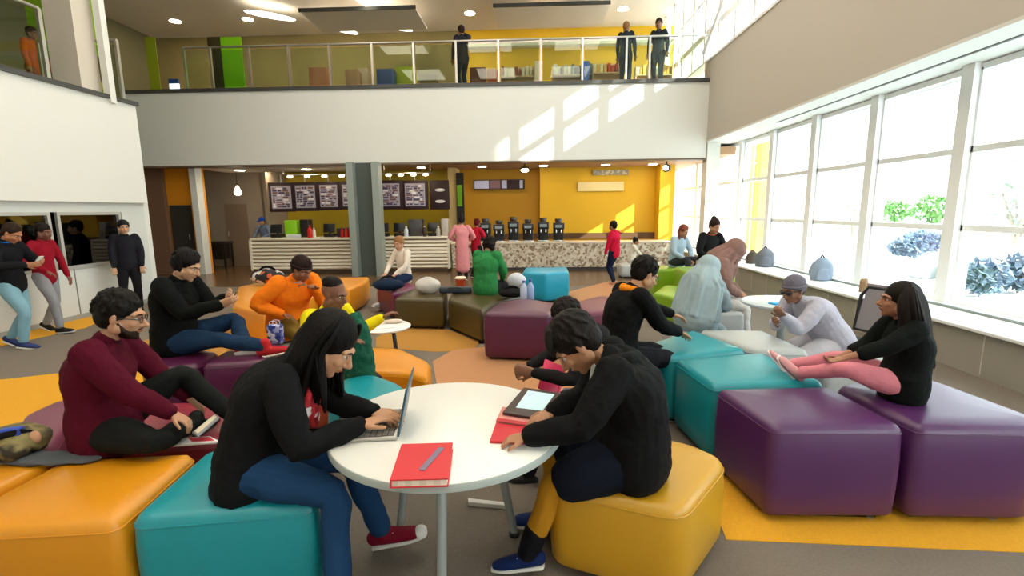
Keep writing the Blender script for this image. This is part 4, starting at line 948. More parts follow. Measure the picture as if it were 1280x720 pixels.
def scarf_head(c, loose=1.0, front=True, m=None, drop=.2):
    """cloth over the head that falls onto the shoulders"""
    def f(U):
        H, HM, S, r, neck, XS = U['H'], U['HM'], U['S'], U['root'], U['neck'], U['XS']; g = G()
        g.ell(H(0, -.028, .040), (.096 * S * loose, .108 * S * loose, .102 * S * loose), HM); g.ell(H(0, -.04, -.03), (.094 * S * loose, .090 * S * loose, .11 * S * loose), HM)
        g.tube([H(0, -.03, -.04), neck + V((0, -.01, .02)) * S, neck - U['u2'] * .09 * S, neck - U['u2'] * drop * S], [(.104 * S * loose, .10 * S * loose), (.155 * S * loose, .13 * S * loose), (.20 * S * loose, .15 * S * loose), (.215 * S * loose, .16 * S * loose)], n=24, side=XS, sub=3)
        rn = random.Random(3); F_ = U['u2'].cross(XS)
        for i in range(22):
            a = 2 * math.pi * i / 22 + rn.uniform(-.1, .1); cx_, sy_ = math.sin(a), math.cos(a); tw = rn.uniform(-.35, .35)
            q0 = H(cx_ * .090 * loose, -.03 + sy_ * .098 * loose, .03); c2, s2 = math.sin(a + tw * .4), math.cos(a + tw * .4); c3, s3 = math.sin(a + tw), math.cos(a + tw)
            b1 = neck + V((0, -.01, .02)) * S; b2 = neck - U['u2'] * .09 * S; b3 = neck - U['u2'] * drop * S
            g.tube([q0, b1 + (XS * c2 * .160 + F_ * s2 * .135) * S * loose, b2 + (XS * c3 * .205 + F_ * s3 * .155) * S * loose, b3 + (XS * c3 * .222 + F_ * s3 * .166) * S * loose], [.006 * S, .017 * S, .022 * S, .02 * S], n=8, sub=3)
        g.build('headscarf', m or cloth(c), r, voxel=.010, smooth=3, fold=.015, fscale=.14)
    return f
def combine(*fs):
    def f(U):
        for x in fs: x(U)
    return f
def L2(loc, yaw, p):        # world point -> person's local frame
    return Rz(-yaw) @ (V(p) - V(loc))
def W(px, py, z): return P(px, py, z)
def D(px, py, d):                      # point on the sight line at forward distance d (world Y)
    return PY(px, py, d)
# ---- woman with the laptop
lo = P(318, 604, .47); ya = rad(-80); T = lambda p: L2(lo, ya, p)
def hairA(U):
    H, S, r = U['H'], U['S'], U['root']; g = G(); U['cap'](g, 1.03)
    U['locks'](g, 26, -125, 95, .26, rad0=.021, seed=4, back=-.0, inward=.01)
    U['locks'](g, 16, -70, 70, .33, rad0=.026, seed=9, back=.20, inward=.0); U['locks'](g, 12, -80, 80, .30, rad0=.026, seed=12, back=.12, inward=.0)
    g.tube([H(-.02, .05, .118), H(-.06, .06, .06), H(-.083, .035, 0), H(-.09, .03, -.08), H(-.085, .04, -.16)], [.012, .02, .022, .02, .008], n=8, sub=3)
    g.build('hair', hairm('#0b0908'), r)
rA, UA = person('woman with long black hair and black jacket typing on the laptop, seated on teal pouf', lo, ya, 1.04, ph=.10, lean=23, hunch=34, neckf=18, head=(38, 2, 0), hk=1.2, vox=.005,
    hr=T(P(450, 532, .80)), hl=T(P(468, 515, .80)), pr=(.6, -.5, -1), pl=(-.6, -.4, -1), fr=T(P(425, 735, .10)), fl=T(P(478, 662, .12)), kr=(0, .6, 1), kl=(0, .6, 1),
    footdir=((.1, 1, .22), (.1, 1, -.1)), sk='#c08f6c', top='#141516', bottom='#1f3f63', shoes='#7a1028', toe=True, hair='#0b0908', hs=hairA, hand_n=((0, .1, -1), (0, .1, -1)), curl=(.5, .5), bulk=1.25, fold=.024, hem=.25)
def scarfA(U):
    H, S, r, neck, XS, u2 = U['H'], U['S'], U['root'], U['neck'], U['XS'], U['u2']; g = G(); f = u2.cross(XS)
    g.tube([neck + f * .06 * S + XS * .03 * S + u2 * .03, neck + f * .115 * S + XS * .05 * S - u2 * .06, neck + f * .15 * S + XS * .06 * S - u2 * .17, neck + f * .15 * S + XS * .065 * S - u2 * .27], [(.03, .02), (.045, .026), (.055, .03), (.04, .022)], n=12, sub=3)
    g.tube([neck + f * .06 * S - XS * .03 * S + u2 * .03, neck + f * .12 * S - XS * .02 * S - u2 * .06, neck + f * .16 * S - XS * .03 * S - u2 * .15, neck + f * .2 * S - XS * .03 * S - u2 * .2], [(.03, .02), (.045, .026), (.055, .03), (.04, .022)], n=12, sub=3)
    g.build('scarf', patmat('scarf_red_white', 'voronoi', ['#b51e2c', '#d9303a', '#f0e6e2', '#a01522', '#c8222e'], 30), r, voxel=.006, smooth=1, fold=.01, fscale=.04)
scarfA(UA)
# ---- boy in the hoodie
lo = P(790, 594, .47); ya = rad(84); T = lambda p: L2(lo, ya, p)
def hairB(U):
    H, S, r = U['H'], U['S'], U['root']; g = G(); U['cap'](g, 1.02)
    U['tufts'](g, 110, 5, .04)
    for i in range(7):
        a = -.9 + i * .3; g.tube([H(math.sin(a) * .05, .03, .115), H(math.sin(a) * .07, .07, .085), H(math.sin(a) * .062, .088, .045)], [.02 * S, .017 * S, .006 * S], n=8, sub=2)
    g.build('hair', hairm('#1a1512'), r, voxel=.006, smooth=1, fold=.006, fscale=.03)
rB, UB = person('boy with dark hair in a black hoodie bent over the round table', lo, ya, .94, ph=.10, lean=11, hunch=35, neckf=28, head=(50, 6, 0), hk=1.26, vox=.005,
    hl=T(P(660, 545, .79)), hr=T(P(690, 515, .80)), pl=(-.7, -.3, -1), pr=(.7, -.3, -1), fl=T(P(660, 690, .11)), fr=T(P(680, 640, .11)), footdir=((0, .85, -.15), (0, 1, -.1)),
    sk='#b08060', top='#111213', bottom='#b9821f', shoes='#16295c', hair='#1a1512', hs=hairB, hood='down', hand_n=((0, -.2, -1), (0, 0, -1)), curl=(.75, .4), bulk=1.55, fold=.02, hem=.12, kl=(0, .8, 1), kr=(0, .8, 1))
g = G()
for k in 'lr':
    h, kn, an = UB['Lg'][k]; g.tube([h, h.lerp(kn, .5), h.lerp(kn, .78)], [.135, .125, .11], n=16, sub=2)
g.build('shorts', cloth('#141a28'), rB, voxel=.008, smooth=3, fold=.012)
for k in 'lr':
    h, kn, an = UB['Lg'][k]; G().tube([kn.lerp(an, .72), an], [.060, .05], n=14).build('sock', cloth('#15151a'), rB)
# lanyard with a green charm
f = UB['u2'].cross(UB['XS']); nk = UB['neck']; g = G(); g.tube([nk + f * .08 + UB['XS'] * -.03, nk + f * .14 - UB['u2'] * .08 - UB['XS'] * .03, nk + f * .17 - UB['u2'] * .15 - UB['XS'] * .03], [.012, .012, .01], n=8, sub=2)
g.build('drawstring', mat('cord_white', '#d8ddd0', .7), UB['top'])
for k in range(5): G().ell(nk + f * (.17 + .012 * (k % 2)) - UB['u2'] * (.14 + .02 * k) - UB['XS'] * (.05 + .012 * (k % 3)), (.014, .012, .012)).build('charm', mat('charm_green', '#8fc92a', .4), UB['top'])
# ---- girl behind him with the pink phone case
lo = V((.46, 3.12, .42)); ya = rad(92); T = lambda p: L2(lo, ya, p)
pouf('plum pouf hidden behind the round table, under the girl with the pink case', None, .47, VPd, world=[(.17, 2.88), (.70, 2.88), (.75, 3.4), (.2, 3.45)])
rC, UC = person('child with a dark hair bun half hidden behind the boy, holding a pink case', lo, ya, .94, ph=.08, lean=12, hunch=20, neckf=14, head=(38, 8, 0), vox=.007,
    hl=T(D(668, 466, 2.85)), hr=T(D(658, 460, 3.0)), pl=(-.4, -.3, -1), pr=(.4, -.3, -1), sk='#8a5f48', top='#1d1b1c', bottom='#26262c', shoes='#333333', hair='#1b1513', hs='short', curl=(.9, .8), hand_n=((1, 0, 0), (-1, 0, 0)), hood='down', fl=(-.15, .5, -.38), fr=(.15, .5, -.38))
# ---- man in burgundy
lo = P(137, 558, .46); ya = rad(-72); T = lambda p: L2(lo, ya, p)
rD, UD = person('man in a burgundy sweater with glasses and short dark beard, sitting at the left', lo, ya, .95, ph=.10, lean=4, hunch=20, neckf=16, head=(14, 4, 0), hk=1.18, vox=.005,
    hr=T(P(252, 541, .56)), hl=T(P(240, 500, .62)), pr=(.6, -.5, -1), pl=(-.7, -.2, -1), fr=(-.08, .42, .06), fl=(-.12, .60, .06), kr=(1.2, .5, .1), kl=(-.3, .3, 1), footdir=((1, .2, -.1), (-1, .2, -.1)),
    sk='#bd8b6b', top='#4f0a1f', bottom='#191b1a', shoes='#1c1a18', sole='#2a2622', hair='#14100c', hs='short', beard='#2a1c13', glasses='#2a211b', curl=(.5, .7), hand_n=((0, 0, -1), (0, -1, 0)), bulk=1.4, fold=.02, collar='#3f0818')
# ---- person in black jacket
lo = P(222, 441, .47); ya = rad(-88); T = lambda p: L2(lo, ya, p); d0 = lo.y
rE, UE = person('person in a black jacket and blue jeans with knees raised, seated on the plum poufs', lo, ya, 1.1, ph=.10, lean=6, hunch=16, neckf=10, head=(26, 0, 0), vox=.006,
    hr=T(D(274, 380, d0 - .1)), hl=T(D(282, 372, d0 + .1)), pr=(.5, -.5, -1), pl=(-.5, -.5, -1), fr=T(P(345, 434, .55)), fl=T(P(308, 433, .54)), kr=(.1, .5, 1), kl=(-.5, .6, .35), footdir=((0, 1, .2), (0, 1, .2)),
    sk='#c79a78', top='#0c0e0d', bottom='#1d3450', shoes='#b4242c', hair='#120d0d', hs=('long', .03, -100, 100), curl=(.7, .7), hand_n=((.8, .1, .6), (-.8, .1, .6)), bulk=1.35, fold=.026)
# ---- person in orange
lo = P(356, 418, .47) + V((0, .1, 0)); ya = rad(-125); T = lambda p: L2(lo, ya, p); d0 = lo.y
rF, UF = person('person in an orange top and dark knitted hat resting chin on hand', lo, ya, 1.0, ph=.10, lean=22, hunch=24, neckf=4, head=(28, 14, 0), vox=.008,
    hl=T(D(394, 362, d0 - .25)), hr=T(D(352, 392, d0 - .3)), pl=(-.5, 0, -1), pr=(.8, -.3, -1), fl=(-.1, .5, -.36), fr=(.12, .5, -.36), sk='#8e5f45', top='#ef7a16', bottom='#7d6428', shoes='#3a3026', hair='#15110f', hs='short', headwear=beanie('#2b1d1b'), curl=(.9, .6), bulk=1.5, collar='#b9bcc0', fold=.022)
# ---- man in yellow shirt
lo = V((-1.76, 3.95, .28)); ya = rad(-112); T = lambda p: L2(lo, ya, p)
def hairG(U):
    H, HM, S, r = U['H'], U['HM'], U['S'], U['root']; g = G(); g.ell(H(0, -.03, .075), (.07 * S, .082 * S, .058 * S), HM); g.build('hair', hairm('#17100d'), r, voxel=.008, smooth=1, fold=.008, fscale=.02)
rG, UG = person('man in a bright yellow shirt with a tuft of dark hair, beside the green bag', lo, ya, 1.04, ph=.10, lean=5, hunch=10, neckf=6, head=(16, 10, 0), vox=.007,
    hl=T(D(476, 398, 4.35)), hr=T(D(430, 430, 3.6)), pl=(-.6, -.2, -1), pr=(.8, -.3, -1), fl=(-.12, .5, -.36), fr=(.12, .5, -.36), sk='#7f5541', top='#e8d214', bottom='#2d2d33', shoes='#3a3026', hair='#17100d', hs=hairG, bulk=1.35, sleeve=1)
pouf('rust coloured pouf under the man in the yellow shirt', None, .28, vinyl('vinyl_rust', '#a8421c'), world=[(-2.1, 3.6), (-1.38, 3.55), (-1.3, 4.0), (-1.6, 4.4), (-2.1, 4.2)])
# ---- person in black sweater, orange scarf
lo = V((.70, 3.88, .47)); ya = rad(-74); T = lambda p: L2(lo, ya, p)
pouf('plum pouf under the person in black sweater and glasses', None, .47, VPd, world=[(.38, 3.52), (.93, 3.55), (.86, 4.0), (.62, 4.3), (.4, 4.2)])
rH, UH = person('person in a black sweater with glasses and an orange scarf leaning on the teal pouf', lo, ya, 1.06, ph=.09, lean=10, hunch=20, neckf=12, head=(26, 2, 0), vox=.006,
    hr=T(D(848, 415, 3.95)), hl=T(D(868, 405, 4.3)), pr=(.6, -.2, -1), pl=(-.6, -.3, -1), fl=(-.1, .35, -.36), fr=(.1, .32, -.36), sk='#b98a66', top='#0f1011', bottom='#1b1b20', shoes='#222222', hair='#120e0c', hs='short', glasses='#3a2a24', collar='#ef8a1c', curl=(.5, .5), fold=.022, bulk=1.22)
b = UH['neck']; g = G(); g.tube([b + UH['XS'] * .09 + V((0, .01, .0)), b + V((0, -.085, .02)), b - UH['XS'] * .09 + V((0, .01, 0))], [.028, .034, .028], n=12, sub=3); g.build('scarf', cloth('#f08a1c'), rH, fold=.006)
# ---- grey headscarf
pouf('pale grey pouf under the person in the blue grey headscarf', None, .47, VG, world=[(1.42, 4.85), (2.08, 4.85), (2.12, 5.5), (1.48, 5.5)])
lo = V((1.75, 5.12, .47)); ya = rad(-58); T = lambda p: L2(lo, ya, p)
rI, UI = person('person wrapped in a pale blue grey headscarf, back turned, at the grey poufs', lo, ya, .84, ph=.06, lean=8, hunch=16, neckf=10, head=(24, -4, 0), vox=.008,
    hr=(.10, .30, .22), hl=(-.08, .30, .24), fl=(-.12, .45, -.36), fr=(.12, .45, -.36), sk='#8b6248', top='#8fa0a6', bottom='#a3b2b8', shoes='#555555', hair='#1b1513', hs='crop', headwear=scarf_head('#9db0b6', 1.32, drop=.45), bulk=1.7, fold=.03)
# ---- pink shawl
lo = V((2.32, 6.35, .47)); ya = rad(-110); T = lambda p: L2(lo, ya, p)
rJ, UJ = person('person under a dusty pink shawl bowed forward near the windows', lo, ya, 1.0, ph=.10, lean=14, hunch=22, neckf=8, head=(40, 0, 0), vox=.009,
    hr=(.08, .34, .2), hl=(-.08, .34, .22), fl=(-.12, .45, -.36), fr=(.12, .45, -.36), sk='#a9795a', top='#8a6a62', bottom='#d9d4d0', shoes='#555555', hair='#3a1f18', hs='crop', headwear=scarf_head('#8a6a62', 1.22, drop=.5), bulk=1.5, fold=.035, sleeve=1)
pouf('white pouf under the person in the dusty pink shawl', None, .47, VG, world=[(1.95, 6.0), (2.65, 6.0), (2.7, 6.65), (2.0, 6.7)])
# ---- leaning man with grey cap and sunglasses
pouf('low pale grey pouf under the leaning man in the grey cap', None, .42, VG, world=[(2.58, 4.2), (3.15, 4.2), (3.15, 4.78), (2.58, 4.78)])
lo = V((2.78, 4.5, .43)); ya = rad(100); T = lambda p: L2(lo, ya, p)
rK, UK = person('man in a lavender grey sweatshirt, grey cap and sunglasses leaning on his elbow', lo, ya, 0.96, ph=.09, lean=42, hunch=18, neckf=-6, head=(14, 10, 0), vox=.006,
    hl=T(D(980, 396, 4.12)), hr=T(D(968, 402, 4.35)), pl=(.15, .1, -1), pr=(.2, .2, -1), fl=(-.12, .5, -.38), fr=(.12, .5, -.38), sk='#8f6650', top='#b6b4c2', bottom='#c9c6cc', shoes='#888888', hair='#3a3234', hs='crop', hood='down', curl=(1.2, 1.1), hand_n=((.6, -.6, .4), (-.6, -.6, .4)), headwear=beanie('#6e6a74', name='cap'), bulk=1.4, fold=.018)
H = UK['H']; g = G()
for sg in (-1, 1): g.tube([H(sg * .010, .097, .004), H(sg * .034, .095, .001), H(sg * .058, .082, .004)], [(.012, .012), (.018, .008), (.012, .008)], n=10, side=(0, 0, 1), sub=2); g.tube([H(sg * .06, .08, .008), H(sg * .085, 0, .008)], [.004, .004], n=6)
g.build('sunglasses', mat('sunglass_black', '#1a1012', .15), rK)
# ---- girl with long hair
lo = P(1126, 498, .58); ya = rad(78); T = lambda p: L2(lo, ya, p)
def hairL(U):
    H, S, r = U['H'], U['S'], U['root']; g = G(); U['cap'](g, 1.04)
    U['locks'](g, 34, -105, 105, .40, rad0=.024, seed=3, back=.05, flare=.02); U['locks'](g, 18, -80, 80, .46, rad0=.03, seed=8, back=.09, flare=.03)
    g.build('hair', hairm('#1d1614'), r)
rL, UL = person('girl with long dark hair, black top and pink trousers, legs stretched along the poufs', lo, ya, .77, ph=.07, lean=2, hunch=22, neckf=6, head=(-4, -6, 0), hk=1.2, vox=.005,
    hl=T(D(1048, 450, 2.9)), hr=T(D(1050, 446, 3.1)), pl=(-.5, -.6, -.8), pr=(.6, -.4, -.8), fl=T(P(1000, 466, .64)), fr=T(P(988, 456, .64)), kl=(-.2, .1, .2), kr=(.2, .1, .2), footdir=((-.1, .7, .8), (.1, .7, .8)),
    sk='#a87458', top='#101413', bottom='#e08a98', shoes='#d9a0a0', sole='#f0dede', hair='#1d1614', hs=hairL, sleeve=.72, bulk=1.35, curl=(.9, .9), hand_n=((0, 0, 1), (0, 0, 1)), fold=.014)
# ---- walkers at the left
lo = PX(8, 330, -6.9); lo.z = 0; ya = rad(-80); T = lambda p: L2(lo, ya, p)
rM, UM = person('person in dark jacket and pale jeans walking in at the left edge', lo, ya, 1.02, ph=.88, lean=2, hunch=10, neckf=12, head=(34, 0, 0), vox=.009,
    hr=(.16, .34, 1.12), hl=(-.10, .34, 1.14), fr=(.1, .12, .09), fl=(-.1, -.18, .11), kr=(0, 1, .1), kl=(0, 1, .1), sk='#b07a5a', top='#16161b', bottom='#7fa9ba', shoes='#2f3a6a', hair='#2a1d16', hs='crop', bulk=1.2, collar='#1f6fc4', curl=(.8, .8), hand_n=((1, 0, .3), (-1, 0, .3)))
G().box((.03, .40, 1.16), (.075, .015, .15), Rx(-.7)).build('held_phone_case', mat('phone_white', '#d9e0d6', .3), None, bevel=.004)
ph_ = bpy.data.objects['held_phone_case']; ph_.name = 'phone'; ph_.location = lo; ph_.rotation_euler = (0, 0, ya); tag(ph_, 'white phone held by the person walking in at the left edge', 'phone')
lo = PX(54, 330, -7.25); lo.z = 0; ya = rad(-88)
person('person in crimson top and grey trousers just behind the walker at the left edge', lo, ya, .98, ph=.86, lean=2, hunch=6, head=(10, 0, 0), vox=.012, fr=(.1, .2, .09), fl=(-.1, -.2, .11), kr=(0, 1, .1), kl=(0, 1, .1), hr=(.18, .2, .95), sk='#7b5140', top='#8f1426', bottom='#8f9096', shoes='#222222', hair='#1b1210', hs='short')
lo = PX(160, 330, -7.3); lo.z = 0; ya = rad(-140)
person('man in a dark uniform and black trousers leaning on the white wall end', lo, ya, 1.0, ph=.86, lean=-2, hunch=4, head=(6, 12, 0), vox=.011, fr=(.12, .0, .09), fl=(-.10, .06, .09), kr=(0, 1, .1), kl=(0, 1, .1), hl=(-.2, .12, .8), hr=(.2, .12, .8), sk='#c49a7c', top='#1f1f26', bottom='#17171b', shoes='#141414', hair='#16120f', hs='short', headwear=visorcap('#2a2a2e') if False else None, bulk=1.1)
# ---- standing child in red, small person behind
lo = P(767, 356, 0); person('child in a red shirt and navy trousers standing by the lounge edge', lo, rad(50), .90, ph=.77, lean=0, hunch=4, head=(8, 0, 0), vox=.012, fr=(.08, .04, .08), fl=(-.08, -.06, .08), kr=(0, 1, .1), kl=(0, 1, .1), sk='#9a6b50', top='#c4163a', bottom='#17203a', shoes='#b98a70', hair='#1a1311', hs='short', bulk=1.1)
lo = P(790, 346, 0); person('small child in white sitting beyond the child in red', lo + V((0, 0, .35)), rad(-100), .72, ph=.10, lean=4, hunch=6, head=(10, 0, 0), vox=.012, fr=(.1, .4, -.2), fl=(-.1, .4, -.2), hl=(-.1, .3, .15), hr=(.1, .3, .15), sk='#9a6b50', top='#ddd9c8', bottom='#d8dcd0', shoes='#777777', hair='#1a1311', hs='bun')
pouf('low white pouf under the small child in white', None, .33, VG, world=[(lo.x - .35, lo.y - .3), (lo.x + .4, lo.y - .3), (lo.x + .4, lo.y + .35), (lo.x - .35, lo.y + .35)])
# ---- seated pair near the white column
lo = V((2.85, 9.7, .60)); person('person with reddish hair in a light blue top seated left of the white column', lo, rad(-150), .95, ph=.10, lean=8, hunch=16, head=(20, 0, 0), vox=.012, fr=(.15, .45, -.2), fl=(-.15, .45, -.2), hl=(-.1, .32, .2), hr=(.1, .32, .2), sk='#c08a6a', top='#a9bccb', bottom='#33363c', shoes='#555555', hair='#8a4a36', hs=('long', .18, -80, 80), bulk=1.15)
lo = V((3.05, 8.6, .70)); person('person in a black cardigan with hair tied up on the lime poufs', lo, rad(-165), 1.0, ph=.10, lean=10, hunch=14, head=(18, 0, 0), vox=.010, fr=(.15, .42, -.15), fl=(-.15, .42, -.15), hl=(-.12, .30, .2), hr=(.1, .32, .2), sk='#b98468', top='#1b1b1d', bottom='#c9a896', shoes='#333333', hair='#2a1a14', hs='bun', bulk=1.1, collar='#c46a3a')
pouf('tall lime pouf under the person in the black cardigan', None, .70, VL, world=[(2.6, 8.25), (3.45, 8.25), (3.45, 9.0), (2.6, 9.0)])
pouf('lime pouf under the person in the light blue top', None, .60, VL, world=[(2.35, 9.35), (3.2, 9.35), (3.2, 10.1), (2.35, 10.1)])
# ---- middle group
lo = P(607, 368, .47); rT, UT = person('person in a green jacket with dark hair, back turned, sitting on the olive poufs', lo, rad(-25), 1.0, ph=.10, lean=6, hunch=16, head=(24, 0, 0), vox=.009, fr=(.15, .5, -.3), fl=(-.15, .5, -.3), hl=(-.12, .34, .2), hr=(.12, .34, .2), sk='#7b5140', top='#2f7d45', bottom='#1c1a1d', shoes='#222222', hair='#1c1411', hs=('long', .10, -80, 80), bulk=1.35, fold=.03)
lo = P(579, 350, 0); person('person with a long dusty pink shawl standing at the speckled counter', lo, rad(10), .98, ph=.86, lean=2, hunch=6, head=(10, 0, 0), vox=.011, fr=(.08, .04, .08), fl=(-.08, -.06, .08), kr=(0, 1, .1), kl=(0, 1, .1), sk='#8a5f48', top='#d98a90', bottom='#1c181b', shoes='#222222', hair='#1c1210', hs='bun', hem=1.6, bulk=1.15, hl=(-.15, .2, 1.0), hr=(.15, .2, 1.0))
lo = P(596, 347, 0); person('person in crimson standing right of the dusty pink shawl', lo, rad(-30), .93, ph=.81, lean=2, hunch=6, head=(10, 0, 0), vox=.012, fr=(.08, .04, .08), fl=(-.08, -.06, .08), kr=(0, 1, .1), kl=(0, 1, .1), sk='#8a5f48', top='#b01a30', bottom='#241a1e', shoes='#222222', hair='#5a1418', hs='short', hl=(-.15, .2, .95), hr=(.15, .2, .95))
lo = P(506, 353, .47); person('person with light curly hair in a cream top sitting by the steel column', lo, rad(150), .95, ph=.10, lean=4, hunch=10, head=(14, 10, 0), vox=.010, fr=(.15, .45, -.3), fl=(-.15, .45, -.3), hl=(-.12, .34, .2), hr=(.12, .34, .2), sk='#c49070', top='#e2d5c6', bottom='#1c2c4a', shoes='#c9c9c9', hair='#94683f', hs='short', bulk=1.0)
lo = V((PY(330, 270, 15.0).x, 14.95, 0)); person('cafe worker in a blue cap behind the slatted counter', lo, rad(170), .97, ph=.86, lean=2, hunch=6, head=(14, 0, 0), vox=.013, fr=(.08, .04, .08), fl=(-.08, -.06, .08), kr=(0, 1, .1), kl=(0, 1, .1), sk='#a87a5c', top='#6a7890', bottom='#222222', shoes='#222222', hair='#1c1210', hs='crop', headwear=visorcap('#1f3f9a'), hl=(-.15, .3, 1.0), hr=(.15, .3, 1.0))
# ---- gallery
zg2 = ZF1
for px, ya_, s_, t_, lb, hh in ((578, 30, 1.05, '#26262b', 'man in a dark jacket standing at the gallery rail with a hand at his head', True), (782, -20, 1.03, '#2b3340', 'person in dark blue with fair hair at the gallery rail, left of the pair', False), (823, 160, 1.06, '#23272e', 'person in dark clothes leaning on the gallery rail, right of the pair', False)):
    x = PY(px, 60, 14.0).x; ex = dict(hr=(.06, .16, 1.58), pr=(1, 0, -.4)) if hh else {}
    person(lb, (x, 14.0, zg2), rad(ya_), s_, ph=.9, lean=1, hunch=5, head=(8, 0, 0), vox=.012, fr=(.09, .04, .09), fl=(-.09, -.04, .09), kr=(0, 1, .1), kl=(0, 1, .1), sk='#8a5f48', top=t_, bottom='#1f2430', shoes='#222222', hair='#2a1c14' if not px == 782 else '#8a6440', hs='short', fold=.02, **ex)
x = -9.9; person('person in an orange top seen through the glass at the top left corner', (x, 9.9, ZL1), rad(-90), .97, ph=.85, lean=1, hunch=5, head=(8, 0, 0), vox=.013, fr=(.09, .04, .09), fl=(-.09, -.04, .09), kr=(0, 1, .1), kl=(0, 1, .1), sk='#8a5f48', top='#c4561c', bottom='#7a3a1c', shoes='#222222', hair='#2a1c14', hs='short')
# ================================================================== ROUND TABLE AND SMALL THINGS
tc_ = P(560, 527, .74); TX, TY, TR = tc_.x, tc_.y, .55
r = empty('round_table', (TX, TY, 0)); tag(r, 'round white table with a grey rim in the foreground', 'table')
tb = G().lathe((0, 0, .705), [(TR - .01, 0), (TR, .006), (TR, .029), (TR - .006, .035)], 96).build('tabletop', mat('laminate_white', '#ecebe4', .35, var=.02, vscale=3), r)
G().lathe((0, 0, .70), [(TR - .004, 0), (TR + .004, .005), (TR + .004, .03), (TR + .001, .036)], 96).build('edge_band', mat('edge_grey', '#a9b2ae', .35), tb)
for a in (-88, 32, 152):
    c, s_ = math.cos(rad(a)), math.sin(rad(a)); G().tube([(c * TR * .42, s_ * TR * .42, .70), (c * TR * .66, s_ * TR * .66, .02)], [.026, .02], n=14).build('leg', mat('leg_grey', '#a7b0b0', .35, metal=.3), r)
    G().lathe((c * TR * .66, s_ * TR * .66, 0), [(.03, 0), (.03, .012), (.02, .02)], 14).build('foot', blk, r)
zt_ = .741
# laptop
lp = P(462, 533, zt_); rz = rad(8)
r = empty('laptop', (lp.x + .03, lp.y, zt_), rz); tag(r, 'open silver laptop with a dark teal lid on the round table', 'laptop')
G().bb((-.12, -.16, .002), (.12, .16, .018)).build('base', mat('laptop_silver', '#b9b6b0', .3, metal=.5), r, bevel=.005)
kb = G().bb((-.055, -.148, .018), (.105, .148, .0195)).build('keyboard', mat('keyboard_dark', '#46403c', .5), r, shade=False)
keys = G()
for i in range(6):
    for j in range(14): keys.bb((-.05 + i * .026, -.145 + j * .0208, .0195), (-.05 + i * .026 + .021, -.145 + j * .0208 + .017, .0225))
keys.build('keys', mat('keys_grey', '#8b8680', .5), kb, shade=False)
G().bb((-.112, -.05, .018), (-.065, .05, .0188)).build('touchpad', mat('touchpad', '#9b9892', .3), r, shade=False)
sc_ = G().box((0, 0, .115), (.008, .32, .225)).build('screen', mat('lid_teal', '#1c4f66', .3), r, bevel=.004); sc_.location = (.125, 0, .012); sc_.rotation_euler = (0, rad(12), 0)
G().box((-.005, 0, .118), (.002, .30, .2)).build('display', mat('display_dim', '#3b4a4c', .15), sc_, shade=False)
G().cyl((.122, -.12, .016), (.122, .12, .016), .007).build('hinge', blk, r)
# red book with a pen
c = [P(502, 555, zt_ + .035), P(566, 553, zt_ + .035), P(560, 598, zt_ + .035), P(487, 600, zt_ + .035)]
ctr = sum(c, V()) / 4; r = empty('hardback_book', (ctr.x, ctr.y, zt_)); tag(r, 'thick red hardback book lying on the round table', 'book')
q = [(p.x - ctr.x, p.y - ctr.y) for p in c]; qi = [(x * .96, y * .96) for x, y in q]
G().prism(q, .001, .005).build('back_cover', mat('book_red', '#d02a33', .5), r, shade=False); G().prism(q, .030, .035).build('front_cover', mat('book_red', '#d02a33', .5), r, shade=False)
G().prism(qi, .005, .030).build('pages', patmat('page_edges', 'wave', ['#e9dccb', '#dccdb8'], 60, .8, (.1, .1, 6)), r, shade=False)
sp_ = [q[0], q[3], (q[3][0] + .006, q[3][1]), (q[0][0] + .006, q[0][1])]; G().prism(sp_, .002, .034).build('spine', mat('book_red', '#d02a33', .5), r, shade=False)
a = P(552, 560, zt_ + .036); b = P(527, 588, zt_ + .036); d = (b - a); n_ = V((-d.y, d.x, 0)).normalized() * .012
g = G(); g.prism([tuple((a + n_).to_2d()), tuple((b + n_).to_2d()), tuple((b - n_).to_2d()), tuple((a - n_).to_2d())], zt_ + .0352, zt_ + .039); o = g.build('bookmark', mat('bookmark_blue_grey', '#7a6f86', .5), origin=(ctr.x, ctr.y, zt_ + .035)); tag(o, 'blue grey strip lying diagonally on the red book', 'bookmark')
# tablet in its case, red booklets
def flat(name, px, z, h, m, label, cat, parts=None, bev=.002):
    c = [P(x, y, z + h) for x, y in px]; ctr = sum(c, V()) / len(c); q = [(p.x - ctr.x, p.y - ctr.y) for p in c]
    r = empty(name, (ctr.x, ctr.y, z)); tag(r, label, cat)
    G().prism(q, 0, h).build('case', m, r, bevel=bev)
    for nm, px2, h2, m2 in (parts or []):
        c2 = [P(x, y, z + h + h2) for x, y in px2]; G().prism([(p.x - ctr.x, p.y - ctr.y) for p in c2], h, h + h2).build(nm, m2, r, shade=False)
    return r
flat('tablet', [(655, 484), (706, 492), (682, 524), (628, 515)], zt_ + .02, .014, mat('tablet_brown', '#3b2826', .4), 'tablet in a dark brown case, screen lit, before the boy in the hoodie', 'tablet',
     [('screen', [(660, 488), (693, 493), (678, 513), (645, 509)], .002, emis('tablet_glow', '#a8c6c4', .75))])
flat('booklet', [(628, 508), (682, 518), (674, 533), (620, 525)], zt_, .018, mat('booklet_pink', '#d98a80', .5), 'pink and red patterned booklet in front of the tablet', 'booklet', [('red_band', [(622, 522), (672, 530), (671, 533), (620, 526)], .001, mat('band_red', '#c2202e', .5))])
flat('wallet', [(620, 528), (668, 535), (664, 553), (612, 551)], zt_, .012, mat('wallet_red', '#cf1f30', .5), 'red wallet under the hand of the boy in the hoodie', 'wallet')
